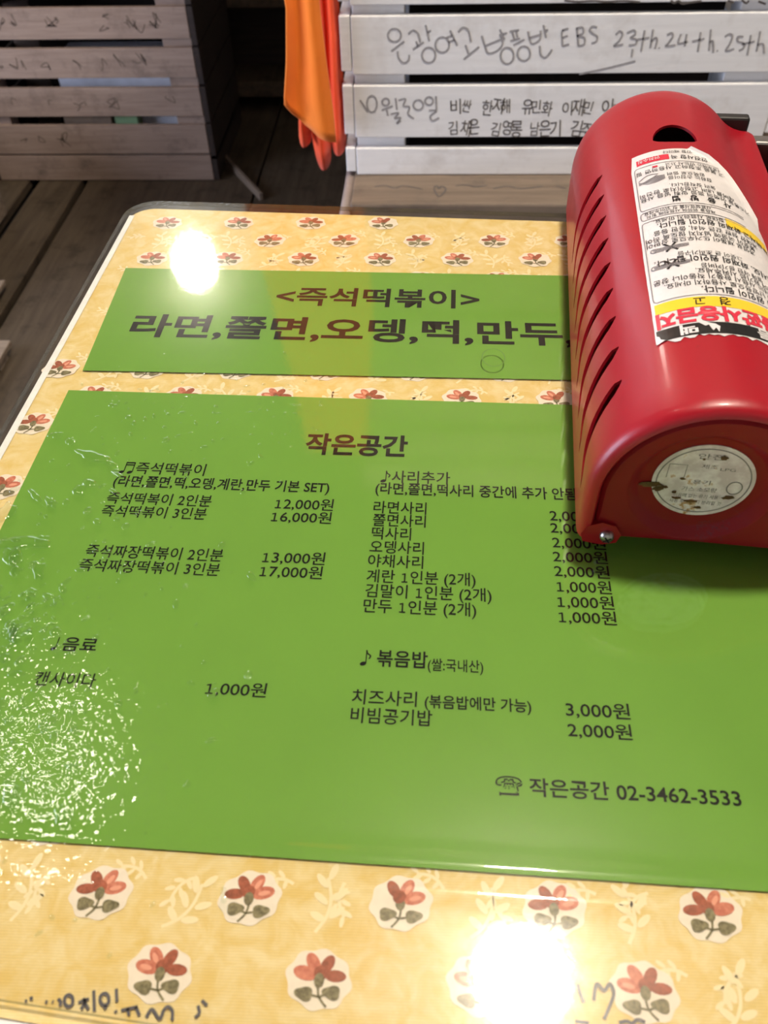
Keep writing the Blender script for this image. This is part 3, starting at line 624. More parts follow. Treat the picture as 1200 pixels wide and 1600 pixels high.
# ---- crate at the far left edge, its slats running away from the camera
t = thing('wooden_crate', W(-26.5, 24.0, FZ), 'dark dirty slatted crate at the far left edge on the floor', 'crate')
q0 = t.location
for i, (za, zb_) in enumerate([(-17.1,-15.7),(-15.2,-13.8),(-13.3,-11.9)]):
    pass
for za, zb_ in [(-17.1,-15.7),(-15.25,-13.8),(-13.35,-11.9)]:
    mb = MB(); mb.box(6.85*U-0.26*U, 6.85*U, 0, 9.2*U, (za-FZ)*U, (zb_-FZ)*U); mb.build('side_slat', M['dirty_wood'], t, bevel=0.0012)
    mb = MB(); mb.box(0, 6.5*U, 8.95*U, 9.2*U, (za-FZ)*U, (zb_-FZ)*U); mb.build('back_slat', M['dirty_wood'], t, bevel=0.0012)
    mb = MB(); mb.box(0, 6.5*U, 0, 0.25*U, (za-FZ)*U, (zb_-FZ)*U); mb.build('front_slat', M['dirty_wood'], t, bevel=0.0012)
for yy in (0.3, 7.6):
    for xx in (0.1, 5.2):
        mb = MB(); mb.box(xx*U, (xx+1.3)*U, yy*U, (yy+1.2)*U, 0.05*U, 5.1*U); mb.build('corner_post', M['dirty_wood'], t, bevel=0.0012)
# slatted pallet lying on the floor beside it
t = thing('pallet', W(-19.2, 4.0, FZ), 'low dirty board pallet lying on the floor left of the table', 'pallet')
for xa, xb, ya, yb in ((0.0,2.3,0,21.5),(2.75,4.3,0,16.5)):
    mb = MB(); mb.box(xa*U, xb*U, ya*U, yb*U, 0.35*U, 0.6*U); mb.build('board', M['dirty_wood'], t, bevel=0.0015)
for yy in (1.0, 8.0, 15.0):
    mb = MB(); mb.box(0.1*U, 4.2*U, yy*U, (yy+1.0)*U, 0.0, 0.34*U); mb.build('batten', M['dirty_wood'], t, bevel=0.0015)

# ---- dark cabinet in the recess and the beam on the floor
t = thing('cabinet', W(-10.5, 47.0, FZ), 'dark brown wooden cabinet with a shelf in the recess behind the orange cloths', 'cabinet')
mb = MB(); mb.box(0, 16*U, 3.0*U, 3.5*U, 0.02*U, 21*U); mb.build('back_panel', M['dark_wood'], t)
for xa in (0, 8.0, 15.4):
    mb = MB(); mb.box(xa*U, (xa+0.6)*U, 0, 3.0*U, 0, 21*U); mb.build('side_panel', M['dark_wood'], t, bevel=0.002)
for za in (1.0, 6.2, 12.0, 20.4):
    mb = MB(); mb.box(0.62*U, 15.35*U, -0.1*U, 3.0*U, za*U, (za+0.9)*U); mb.build('shelf', M['floor_wood'], t, bevel=0.002)
t = thing('wooden_beam', W(-9.2, 40.8, FZ), 'narrow brown beam lying diagonally on the floor beside the worn crate', 'beam', rz=math.atan2(35.2-40.8, -5.9+9.2))
mb = MB(); mb.box(0, 7.0*U, -0.12*U, 0.12*U, 0, 0.45*U); mb.build('beam', M['ledge_wood'], t, bevel=0.002)

# ================================================================== ORANGE CLOTHS
def drape(name, label, m, prof_l, prof_r, yb, amp, nf, ph, bottom, thick=0.05, nu=48, nv=40, group=None):
    """hanging cloth: left / right edge x as a function of z, bottom(u) gives the hem"""
    zt = prof_l[0][1]
    def ev(p, z):
        for (xa, za), (xb, zb) in zip(p, p[1:]):
            if zb <= z <= za: return xa+(xb-xa)*(za-z)/(za-zb)
        return p[-1][0]
    vs = []
    for j in range(nv+1):
        for i in range(nu+1):
            uu = i/nu; z = zt+(bottom(uu)-zt)*(j/nv)
            xx = ev(prof_l, z)*(1-uu)+ev(prof_r, z)*uu
            k = 0.35+0.65*j/nv
            yy = yb-amp*k*(0.5+0.5*math.sin(2*PI*nf*uu+ph+0.3*math.sin(j*0.13)))-0.12*amp*math.sin(7*uu+j*0.2)
            vs.append(W(xx, yy, z))
    fs = [(j*(nu+1)+i, j*(nu+1)+i+1, (j+1)*(nu+1)+i+1, (j+1)*(nu+1)+i) for j in range(nv) for i in range(nu)]
    mb = MB(); mb.add(vs, fs); o = mb.build(name, m, smooth=True)
    sm = o.modifiers.new('s', 'SOLIDIFY'); sm.thickness = thick*U; sm.offset = 0
    bake(o)
    for p in o.data.polygons: p.use_smooth = True
    return tag(o, label, 'cloth', group)
def hem_front(q):
    pts = [(0,-4.65),(0.1,-4.95),(0.30,-5.35),(0.6,-5.6),(1.0,-5.85)]
    for (a,za),(b,zb) in zip(pts, pts[1:]):
        if a <= q <= b: return za+(zb-za)*(q-a)/(b-a)
    return pts[-1][1]
drape('apron', 'bright orange cloth hanging in front, hem cut on the slant', M['cloth'],
      [(-1.3,19.0),(-1.6,15.5),(-2.5,8.0),(-1.3,2.5),(-0.45,-1.9),(-0.6,-3.4),(-0.80,-4.6),(-0.55,-5.9)], [(1.2,19.0),(1.7,12.0),(1.3,5.0),(0.6,-0.5),(0.46,-1.9),(0.56,-3.5),(0.68,-5.0),(0.70,-5.9)],
      16.25, 0.30, 1.15, 2.6, hem_front, nv=80)
def hem_back(q):
    z = -5.95
    for c, w, d in ((0.11,0.11,-0.35),(0.44,0.21,-1.15),(0.83,0.17,-0.62)):
        s = max(0, 1-((q-c)/w)**4); z += d*math.sqrt(s)
    return z
drape('towel', 'red-orange cloth hanging behind the bright one, ending in three rounded folds', M['cloth_red'],
      [(-1.0,19.0),(-1.2,8.0),(-0.6,3.0),(-0.3,-3.0),(-0.55,-6.0),(-0.45,-7.2)], [(0.85,19.0),(0.88,3.0),(0.92,-3.0),(0.93,-7.2)],
      17.3, 0.45, 2.6, 0.9, hem_back, nu=96)
t = thing('hook_rail', W(-1.6, 17.6, 19.1), 'short dark rail the orange cloths hang from', 'rail')
mb = MB(); mb.tube([(0,0,0),(2.6*U,0,0)], 0.2*U, 12); mb.build('rod', M['dark_wood'], t, smooth=True)
for xx in (0.4, 1.9):
    mb = MB(); mb.tube([(xx*U,0,0.2*U),(xx*U,-0.7*U,0.15*U),(xx*U,-1.35*U,-0.1*U),(xx*U,-1.5*U,0.25*U)], 0.07*U, 8); mb.build('hook', M['steel'], t, smooth=True)
# ================================================================== TABLE
GL = [(-0.60,0.47),(13.6,-0.42),(13.2,-10.9),(-0.90,-9.50)]
def inset(poly, d):
    cx = sum(p[0] for p in poly)/4; cy = sum(p[1] for p in poly)/4
    return [(p[0]+math.copysign(d, cx-p[0]), p[1]+math.copysign(d, cy-p[1])) for p in poly]
t = thing('table', W(6.4, -5, FZ), 'small dining table with flower paper, green menus and a clear cover', 'table')
tb = t.location
def P(poly): return [(x*U-tb.x, y*U-tb.y) for x, y in poly]
mb = MB(); tq = inset(GL, 0.10)
mb.prism(P(rounded([tq[0], tq[1], (13.1,-13.6), (-0.86,-13.6)], 0.35)), -0.75*U-tb.z+ZT, -0.02*U-tb.z+ZT); top_ = mb.build('tabletop', M['white_wood'], t, bevel=0.001)
for lx, ly in ((0.6,-0.9),(12,-1.5),(0.6,-8.6),(12,-9.6)):
    mb = MB(); mb.box((lx-0.5)*U-tb.x, (lx+0.5)*U-tb.x, (ly-0.5)*U-tb.y, (ly+0.5)*U-tb.y, 0, ZT-0.77*U-tb.z); mb.build('leg', M['dark_wood'], t, bevel=0.002)
mb = MB()
for st in PEN_B: mb.ribbon([(a*U, b*U) for a, b in spline(st)], 0.022*U, lambda a, b: (a-tb.x, b-tb.y, ZT-0.02*U+0.0004-tb.z))
mb.build('blue_writing', M['ink_blue'], top_)
# ---- flower paper
pa = thing('patterned_paper', W(0, 0, 0), 'straw yellow paper printed with small red flowers, covering the table under the clear sheet', 'paper')
pq = inset(GL, 0.04)
mb = MB(); mb.prism([(x*U, y*U) for x, y in rounded([pq[0], pq[1], (pq[2][0], pq[2][1]-0.12), (pq[3][0], pq[3][1]-0.12)], 0.32)], -0.012*U, 0.0); mb.build('sheet', M['paper'], pa)
mb = MB()
ROW = 0.47462693
zc = [0]
def blob(cx, cy, rx, ry, rot, z, mi, n=14, lob=0, amp=0.0):
    pts = []; zc[0] += 1; z = 0.34*z+0.0003*(zc[0] % 7)
    for k in range(n):
        a = 2*PI*k/n; r = 1+amp*math.cos(lob*a)
        x, y = rx*r*math.cos(a), ry*r*math.sin(a)
        pts.append(((cx+x*math.cos(rot)-y*math.sin(rot))*U, (cy+x*math.sin(rot)+y*math.cos(rot))*U, z*U))
    mb.add(pts, [tuple(range(n))], mi)
def inside(x, y, d):
    g = inset(GL, d)
    for i in range(4):
        a, b = g[i], g[(i+1)%4]
        if (b[0]-a[0])*(y-a[1])-(b[1]-a[1])*(x-a[0]) > 0: return False
    return True
random.seed(5)
def flower(cx, cy, mir):
    f = -1 if mir else 1
    D = lambda dx, dy, rx, ry, rot, z, mi, **k: blob(cx+f*dx*1.0, cy+dy*1.0, rx*1.0, ry*1.0, rot if f > 0 else PI-rot, z, mi, **k)
    D(0.0, 0.0, 0.205, 0.172, 0.2, 0.011, 0, n=48, lob=8, amp=0.05)
    D(-0.105, 0.020, 0.068, 0.035, 0.05, 0.016, 1); D(-0.050, 0.085, 0.062, 0.038, 2.15, 0.016, 1)
    D(0.038, 0.090, 0.068, 0.040, 1.0, 0.018, 2); D(0.085, 0.032, 0.078, 0.042, 0.22, 0.018, 2)
    D(0.045, 0.085, 0.036, 0.016, 1.0, 0.022, 3); D(0.092, 0.030, 0.040, 0.016, 0.22, 0.022, 3)
    D(-0.012, 0.035, 0.045, 0.040, 0.6, 0.026, 1)
    D(-0.005, -0.008, 0.032, 0.042, 0, 0.031, 4)
    D(-0.088, -0.075, 0.056, 0.040, 0.1, 0.024, 4, n=24, lob=3, amp=0.14); D(0.082, -0.085, 0.056, 0.040, 0.15, 0.024, 4, n=24, lob=3, amp=0.14)
    for pts in ([(0,-0.04),(-0.012,-0.10),(-0.06,-0.155)], [(-0.012,-0.10),(0.05,-0.09)], [(-0.012,-0.10),(-0.05,-0.085)]):
        mb.ribbon([((cx+f*a)*U, (cy+b)*U) for a, b in spline(pts)], 0.014*U, lambda a, b: (a, b, 0.0075*U), 4)
def sprig(cx, cy, rot, s):
    stem = [(0,0),(0.08,0.10),(0.11,0.22),(0.09,0.36)]
    tf = lambda p: (cx+(p[0]*math.cos(rot)-p[1]*math.sin(rot))*s, cy+(p[0]*math.sin(rot)+p[1]*math.cos(rot))*s)
    mb.ribbon([(a*U, b*U) for a, b in spline([tf(p) for p in stem])], 0.022*U, lambda a, b: (a, b, 0.0012*U), 5)
    for (px, py), r in (((0.02,0.10),2.6),((0.15,0.12),0.5),((0.04,0.22),2.4),((0.18,0.24),0.7),((0.05,0.34),2.2),((0.13,0.40),1.1)):
        a, b = tf((px, py)); blob(a, b, 0.062*s, 0.026*s, r+rot, 0.007, 5, n=10)
for v in range(-1, 23):
    for uu in range(-3, 30):
        if (uu+v) % 2: continue
        cx, cy = uu*0.5, -v*ROW
        if inside(cx, cy, 0.20): flower(cx, cy, v % 2 == 0)
        if inside(cx+0.5, cy, 0.4) and inside(cx+0.5, cy, 0.55):
            sprig(cx+0.45, cy-0.20, random.uniform(-0.5,0.5), 0.95); sprig(cx+0.62, cy+0.12, PI+random.uniform(-0.6,0.6), 0.6); sprig(cx+0.28, cy+0.10, 1.6+random.uniform(-0.6,0.6), 0.55)
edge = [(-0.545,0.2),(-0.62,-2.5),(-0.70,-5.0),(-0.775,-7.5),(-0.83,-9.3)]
mb.ribbon([(a*U, b*U) for a, b in spline(edge)], 0.075*U, lambda a, b: (a, b, 0.009*U), 6)  # bright line at the cover's edge, painted on as a white strip
mb.build('flower_print', [M[k] for k in ('halo','petal_dark','petal_light','petal_pale','leaf','sprig','edge_glare')], pa)
mb = MB()
for st in PEN_P: mb.ribbon([(a*U, b*U) for a, b in spline(st)], 0.020*U, lambda a, b: (a, b, 0.015*U))
mb.build('marker_scrawl', M['ink_soft'], pa)
# ---- green menus
def menu(name, label, corners, sheet):
    o = thing(name, W(0, 0, 0.016), label, 'menu')
    mb = MB(); mb.prism([(x*U, y*U) for x, y in corners], 0.0, 0.006*U); mb.build('sheet', M['green'], o)
    mb = MB()
    for body, x, y, ang, wd_, h, s, off in TEXT:
        if s != sheet: continue
        a = math.radians(-1.45); ca, sa = math.cos(a), math.sin(a)
        write(mb, body, lambda p, q: ((x+p*ca-q*sa)*U, (y+p*sa+q*ca)*U, 0.009*U), wd_, h*1.02, off)
    mb.build('printed_text', M['ink'], o)
    return o
menu('menu_sheet', 'narrow green strip with large black Korean lettering near the far edge of the table',
     [(-0.229,-3.377),(6.84,-3.50),(6.80,-1.40),(-0.28,-1.214)][::1], 1)
menu('menu_sheet', 'large green menu sheet listing dishes and prices, nearest the camera on the table',
     [(-0.36,-8.645),(6.72,-8.90),(6.79,-3.95),(-0.284,-3.732)], 2)
# ---- clear cover: top surface as a fine grid that lifts a little over the near menu edge
cv = MB()
out = rounded(GL, 0.42, 10); n = len(out)
bm = bmesh.new()
top = [bm.verts.new((x*U, y*U, 0.1*U)) for x, y in out]
ft = bm.faces.new(top)
if ft.normal.z < 0: ft.normal_flip()
ys = [-8.45-0.02*i for i in range(33)]
for yy in ys:
    g = bm.faces[:]+bm.edges[:]+bm.verts[:]
    bmesh.ops.bisect_plane(bm, geom=g, plane_co=(0, yy*U, 0), plane_no=(0.0335, 1, 0))
for xx in range(0, 14):
    g = bm.faces[:]+bm.edges[:]+bm.verts[:]
    bmesh.ops.bisect_plane(bm, geom=g, plane_co=(xx*U, 0, 0), plane_no=(1, 0, 0))
bmesh.ops.recalc_face_normals(bm, faces=bm.faces[:])
if sum(f.normal.z for f in bm.faces) < 0: bmesh.ops.reverse_faces(bm, faces=bm.faces[:])
ret = bmesh.ops.extrude_face_region(bm, geom=bm.faces[:])
new = set(v for v in ret['geom'] if isinstance(v, bmesh.types.BMVert))
for v in bm.verts:
    if abs(v.co.z-0.1*U) < 1e-7 and v not in new: v.co.z = 0.035*U
def ridge(x, y):
    d = y-(-8.655-0.0335*(x+0.36)); w = 0.030*max(0, 1-abs((x-3.9)/3.6)**2)+0.004
    return w*math.exp(-(d/0.085)**2)-w*0.4*math.exp(-((d+0.17)/0.07)**2)
for v in new: v.co.z += ridge(v.co.x/U, v.co.y/U)*U
bmesh.ops.recalc_face_normals(bm, faces=bm.faces[:])
me = bpy.data.meshes.new('table_cover'); bm.to_mesh(me); bm.free()
for p in me.polygons: p.use_smooth = p.normal.z > 0.7 and len(p.vertices) <= 4 and p.area < 0.02*U*U*1.2
me.set_sharp_from_angle(angle=0.5)
for p in me.polygons: p.material_index = 1 if abs(p.normal.z) < 0.3 else 0
cover = link('table_cover', me, None, [M['glass'], M['cover_edge']]); cover.location = W(0, 0, 0)
tag(cover, 'thick clear sheet with rounded corners lying over the flower paper and menus', 'table cover')
# ring stain left by a cup
mb = MB(); cx, cy = 4.36, -3.19
mb.ribbon([((cx+0.125*math.cos(a))*U, (cy+0.16*math.sin(a))*U) for a in [2*PI*i/40 for i in range(41)]], 0.012*U, lambda a, b: (a, b, 0.0))
st = mb.build('ring_mark', mat('stain', (0.11,0.22,0.035), 0.6)); st.location = W(0, 0, 0.104)
tag(st, 'thin round ring mark left on the clear sheet over the green strip', 'stain')
# ---- splashed water
random.seed(21)
wb = MB()
def drop(cx, cy, rx, ry, rot, h, n=18, irr=0.25):
    amp = [1+random.uniform(-irr, irr) for _ in range(n)]
    amp = [(amp[i-1]+2*amp[i]+amp[(i+1)%n])/4 for i in range(n)]
    rings = []
    for f, hh in ((1.0,0.0),(0.93,0.55),(0.78,0.85),(0.45,1.0)):
        rings.append([((cx+(rx*f*amp[k]*math.cos(2*PI*k/n))*math.cos(rot)-(ry*f*amp[k]*math.sin(2*PI*k/n))*math.sin(rot))*U,
                       (cy+(rx*f*amp[k]*math.cos(2*PI*k/n))*math.sin(rot)+(ry*f*amp[k]*math.sin(2*PI*k/n))*math.cos(rot))*U, hh*h*U) for k in range(n)])
    vs = [p for r in rings for p in r]
    fs = [(i*n+k, i*n+(k+1)%n, (i+1)*n+(k+1)%n, (i+1)*n+k) for i in range(3) for k in range(n)]+[tuple(range(3*n, 4*n))]
    wb.add(vs, fs)
for cx, cy, rx, ry, rot in DROPS: drop(cx, cy, rx, ry, rot, 0.016, 28, 0.4)
for i in range(420):
    r = abs(random.gauss(0, 1.0)); a = random.uniform(0, 2*PI)
    cx, cy = 0.25+1.0*r*math.cos(a), -7.0+1.75*r*math.sin(a)
    if not inside(cx, cy, 0.1) or cx > 3.2: continue
    s = random.choice((0.010,0.014,0.018,0.026,0.04))*random.uniform(0.7,1.2)
    drop(cx, cy, s*random.uniform(0.8,2.2), s, random.uniform(0, PI), 0.4*s, 10, 0.35)
for i in range(130):
    cx, cy = random.uniform(0.2, 2.6), random.gauss(-4.2, 0.55)
    s = random.choice((0.008,0.012,0.018))
    drop(cx, cy, s*random.uniform(0.8,2.4), s, random.uniform(0, PI), 0.4*s, 8, 0.35)
o = wb.build('water_drops', M['water'], smooth=True); o.location = W(0, 0, 0.1006)
tag(o, 'scattered water drops and splashes on the left half of the clear sheet', 'water', kind='stuff')
# ================================================================== GAS BURNER
BZ = 0.104
bu = thing('gas_burner', W(5.25, -5.97, BZ), 'red portable gas burner with an arched slotted can cover, standing on the table', 'gas burner', rz=math.radians(-5))
L3 = lambda s, t, z: (s*U, t*U, (z-BZ)*U)       # s to the right, t to the back, z above the paper
S0, Z0, R0 = 0.70, 0.74, 1.0
def profile(d=0.0):
    """outer outline of the can cover, d = distance inwards"""
    r = R0-d; p = [(-0.30+d, 0.20), (-0.30+d, 0.47), (-0.30+d, 0.74)]
    p += [(S0+r*math.cos(math.radians(a)), Z0+r*math.sin(math.radians(a))) for a in range(176, 41, -4)]
    # concave run-out to the flat shoulder
    e = p[-1]; p3 = (1.78, 1.285-d)
    c1 = (e[0]+0.10, e[1]-0.09); c2 = (1.62, 1.285-d)
    for k in range(1, 9):
        t = k/8
        p.append(tuple((1-t)**3*a+3*t*(1-t)**2*b+3*t*t*(1-t)*c+t**3*q for a, b, c, q in zip(e, c1, c2, p3)))
    p += [(1.84-d*0.5, 1.26-d), (1.86-d, 1.18-d), (1.86-d, 1.0)]
    return p
TE = 6.12
mb = MB()
loops = [(0.16,0.115),(0.055,0.118),(0.0,0.10)] and [(0.10,0.118),(0.02,0.116),(0.0,0.100),(0.006,0.065),(0.03,0.030),(0.075,0.008),(0.14,0.0)]
loops += [(0.14+(TE-0.28)*k/24, 0.0) for k in range(1, 25)] + [(TE-0.06,0.012),(TE-0.02,0.04),(TE,0.09),(TE-0.02,0.11)]
pr = [profile(d) for t, d in loops]; n = len(pr[0])
vs = [L3(p[0], loops[i][0], p[1]) for i in range(len(loops)) for p in pr[i]]
fs = [(i*n+k, (i+1)*n+k, (i+1)*n+k+1, i*n+k+1) for i in range(len(loops)-1) for k in range(n-1)]
mb.add(vs, fs)
cover_ = mb.build('can_cover', [M['red'], M['red_dirty_shaded']], bu, smooth=True)
bmx = bmesh.new(); bmx.from_mesh(cover_.data); bmesh.ops.recalc_face_normals(bmx, faces=bmx.faces[:])
cen = sum((f.normal.dot(f.calc_center_median()-Vector(L3(0.7,3,0.7))) for f in bmx.faces))
if cen < 0: bmesh.ops.reverse_faces(bmx, faces=bmx.faces[:])
bmx.to_mesh(cover_.data); bmx.free()
for p in cover_.data.polygons: p.use_smooth = True
# cutters: nine slanting slots and the half-moon hole
cb = MB()
def cutter(outline):
    m_ = len(outline)
    def at(r): return [L3(S0+r*math.cos(math.radians(a)), t, Z0+r*math.sin(math.radians(a))) for a, t in outline]
    cb.add(at(0.86)+at(1.12), [tuple(range(m_)), tuple(range(2*m_-1, m_-1, -1))]+[(i, m_+i, m_+(i+1)%m_, (i+1)%m_) for i in range(m_)])
for i in range(9):
    t0 = 0.74+0.47*i; up = []; dn = []
    for k in range(13):
        q = k/12; a = 140.5+53*q; c = t0-0.42*q
        h = 0.070*(min(1, math.sin(PI*min(q+0.04, 1)*1.0)*2.2))**0.5+0.003 if 0 < k < 12 else 0.012
        up.append((a, c+h)); dn.append((a, c-h))
    cutter(up+dn[::-1])
hole = [(91.5+13.8*math.cos(x), 4.70+(0.34*math.sin(x) if math.sin(x) > 0 else 0.11*math.sin(x))) for x in [2*PI*k/28 for k in range(28)]]
cutter(hole)
cut = cb.build('cutter', M['red'])
bmx = bmesh.new(); bmx.from_mesh(cut.data); bmesh.ops.recalc_face_normals(bmx, faces=bmx.faces[:]); bmx.to_mesh(cut.data); bmx.free()
cut.parent = bu
sm = cover_.modifiers.new('s', 'SOLIDIFY'); sm.thickness = 0.028*U; sm.offset = -1
bo = cover_.modifiers.new('b', 'BOOLEAN'); bo.operation = 'DIFFERENCE'; bo.object = cut; bo.solver = 'EXACT'
bake(cover_); bpy.data.objects.remove(cut)
cover_.data.set_sharp_from_angle(angle=math.radians(35))
# ---- front plate with the pressed round recess
NN = 72; cc = (0.62, 0.86)
ol = profile(0.135)
ol = [(-0.165, 0.22)]+ol[1:]+[(1.74, 0.22)]
def ray(ang):
    dx, dy = math.cos(ang), math.sin(ang); best = 9
    for i in range(len(ol)):
        a, b = ol[i], ol[(i+1)%len(ol)]
        ex, ey = b[0]-a[0], b[1]-a[1]; den = dx*ey-dy*ex
        if abs(den) < 1e-9: continue
        t = ((a[0]-cc[0])*ey-(a[1]-cc[1])*ex)/den; s = ((a[0]-cc[0])*dy-(a[1]-cc[1])*dx)/den
        if t > 0 and -1e-6 <= s <= 1+1e-6: best = min(best, t)
    return best
angs = [2*PI*k/NN for k in range(NN)]
rad = [ray(a) for a in angs]
rings = []
def ring(fr, t): rings.append([L3(cc[0]+r*math.cos(a), t, cc[1]+r*math.sin(a)) for a, r in zip(angs, fr)])
ring([r for r in rad], 0.14); ring([r for r in rad], 0.055); ring([r-0.03 for r in rad], 0.025)
ring([min(r-0.045, 0.60) if min(r-0.045, 0.60) < r else r-0.04 for r in rad], 0.022)
ring([min(r-0.06, 0.575) for r in rad], 0.03); ring([min(r-0.08, 0.515) for r in rad], 0.105); ring([min(r-0.1, 0.485) for r in rad], 0.115); ring([0.03]*NN, 0.115)
mb = MB(); m_ = len(rings)
mb.add([v for r in rings for v in r], [(i*NN+k, i*NN+(k+1)%NN, (i+1)*NN+(k+1)%NN, (i+1)*NN+k) for i in range(m_-1) for k in range(NN)]+[tuple(range((m_-1)*NN, m_*NN))])
fp = mb.build('front_plate', M['red_dirty_shaded'], bu, smooth=math.radians(40))
bmx = bmesh.new(); bmx.from_mesh(fp.data); bmesh.ops.recalc_face_normals(bmx, faces=bmx.faces[:]); bmx.to_mesh(fp.data); bmx.free()
# back plate
mb = MB(); ob = profile(0.13); ob = [(-0.17,0.22)]+ob[1:]+[(1.74,0.22)]
mb.add([L3(a, TE-0.05, b) for a, b in ob]+[L3(a, TE-0.09, b) for a, b in ob], [tuple(range(len(ob))), tuple(range(2*len(ob)-1, len(ob)-1, -1))]+[(i,(i+1)%len(ob),len(ob)+(i+1)%len(ob),len(ob)+i) for i in range(len(ob))])
mb.build('back_plate', M['black_metal'], bu)
# round stained label in the recess
DC = (0.63, 0.885); DR = 0.405
mb = MB(); k = 64
mb.add([L3(DC[0]+DR*math.cos(2*PI*i/k), 0.108, DC[1]+DR*0.98*math.sin(2*PI*i/k)) for i in range(k)]+[L3(DC[0]+DR*math.cos(2*PI*i/k), 0.114, DC[1]+DR*0.98*math.sin(2*PI*i/k)) for i in range(k)],
       [tuple(range(k))]+[(i, k+i, k+(i+1)%k, (i+1)%k) for i in range(k)])
dl = mb.build('round_label', M['disc'], bu); dl['label'] = 'faded stained round white label'
mb = MB()
fn = lambda a, b: L3(a/U, 0.106, b/U)
mb.ribbon([((DC[0]+0.37*math.cos(a))*U, (DC[1]+0.355*math.sin(a))*U) for a in [2*PI*i/60 for i in range(61)]], 0.010*U, fn)
for s_, x, z, w, h in (('안전', -0.10, 0.245, 0.20, 0.06), ('제조', -0.05, 0.145, 0.13, 0.045), ('LPG', 0.10, 0.13, 0.12, 0.04), ('용기', -0.08, -0.03, 0.14, 0.045), ('가스 소모량', -0.15, -0.115, 0.28, 0.05),
                       ('이음매 없는 용기 사용', -0.20, -0.19, 0.36, 0.045), ('사용 후 반드시 분리할 것', -0.22, -0.26, 0.42, 0.045)):
    write(mb, s_, lambda p, q: L3(DC[0]+x+p, 0.106, DC[1]+z+q), w, h)
mb.ribbon([((DC[0]+0.26+0.06*math.cos(a))*U, (DC[1]-0.05+0.07*math.sin(a))*U) for a in [2*PI*i/24 for i in range(25)]], 0.010*U, fn)
mb.ribbon([((DC[0]-0.30)*U,(DC[1]+0.17)*U),((DC[0]-0.16)*U,(DC[1]+0.17)*U),((DC[0]-0.16)*U,(DC[1]+0.02)*U)], 0.006*U, fn)
mb.ribbon([((DC[0]-0.30)*U,(DC[1]+0.17)*U),((DC[0]-0.30)*U,(DC[1]+0.02)*U)], 0.006*U, fn)
mb.build('label_print', M['label_grey'], dl)
mb = MB(); random.seed(4)
for x, z, rx, rz, rt in ((-0.40,-0.07,0.09,0.035,0.15),(-0.33,-0.11,0.05,0.03,0.4),(0.10,0.27,0.028,0.024,0),(-0.05,0.245,0.012,0.012,0),(-0.17,0.02,0.024,0.013,0),(-0.20,-0.14,0.022,0.016,0.3),(-0.17,-0.205,0.045,0.016,0),(-0.05,-0.23,0.06,0.014,0.1),(0.24,-0.155,0.05,0.022,0.2),(-0.28,-0.09,0.02,0.014,0),(0.02,-0.30,0.03,0.015,0)):
    pts = []
    for k in range(16):
        a = 2*PI*k/16; r = 1+random.uniform(-0.25,0.25)
        pts.append(L3(DC[0]+x+r*(rx*math.cos(a)*math.cos(rt)-rz*math.sin(a)*math.sin(rt)), 0.1035, DC[1]+z+r*(rx*math.cos(a)*math.sin(rt)+rz*math.sin(a)*math.cos(rt))))
    mb.add(pts, [tuple(range(16))])
mb.build('grease_spots', M['grime'], dl)
# corner tab and screw
mb = MB()
pts = [(-0.235,0.19),(-0.255,0.27),(-0.215,0.36),(-0.11,0.41),(0.0,0.38),(0.055,0.29),(0.03,0.20),(-0.08,0.165)]
mb.add([L3(a, -0.008, b) for a, b in pts]+[L3(a, 0.06, b) for a, b in pts], [tuple(range(8)), tuple(range(15,7,-1))]+[(i,(i+1)%8,8+(i+1)%8,8+i) for i in range(8)])
tbm = mb.build('corner_tab', M['red'], bu, bevel=0.0006)
bmx = bmesh.new(); bmx.from_mesh(tbm.data); bmesh.ops.recalc_face_normals(bmx, faces=bmx.faces[:]); bmx.to_mesh(tbm.data); bmx.free()
mb = MB()
prof = [(0.062,-0.008),(0.062,-0.03),(0.05,-0.055),(0.028,-0.068),(0.001,-0.07)]
kk = 20
vs = [L3(-0.05+r*math.cos(2*PI*i/kk), t, 0.275+r*math.sin(2*PI*i/kk)) for r, t in prof for i in range(kk)]
mb.add(vs, [(j*kk+i, j*kk+(i+1)%kk, (j+1)*kk+(i+1)%kk, (j+1)*kk+i) for j in range(len(prof)-1) for i in range(kk)])
sc = mb.build('screw', M['steel'], bu, smooth=True); sc['label'] = 'small steel cross-head screw'
mb = MB()
for a in (0.6, 0.6+PI/2):
    c, s = math.cos(a), math.sin(a)
    mb.add([L3(-0.05+c*x-s*y, -0.0705, 0.275+s*x+c*y) for x, y in ((-0.04,-0.008),(0.04,-0.008),(0.04,0.008),(-0.04,0.008))], [(0,1,2,3)])
mb.build('cross_slot', M['rubber'], sc)
# ---- body of the stove
def blk(name, s0, s1, t0, t1, z0, z1, m, bevel=0.0012):
    mb = MB(); a = L3(s0, t0, z0); b = L3(s1, t1, z1); mb.box(a[0], b[0], a[1], b[1], a[2], b[2]); return mb.build(name, m, bu, bevel=bevel)
blk('base_tray', -0.27, 7.75, 0.06, 6.05, 0.20, 0.26, M['red'])
blk('front_panel', 1.765, 7.75, 0.0, 0.10, 0.20, 1.12, M['red_dirty_shaded'])
blk('side_panel', 7.65, 7.75, 0.12, 6.05, 0.27, 1.12, M['red'])
blk('rear_panel', 1.88, 7.75, 5.98, 6.20, 0.27, 1.18, M['steel'])
blk('hinge_bracket', 1.25, 1.80, 6.14, 6.30, 0.27, 1.40, M['black_metal'])
blk('partition', 1.66, 1.72, 0.2, 5.9, 0.27, 0.98, M['black_metal'])
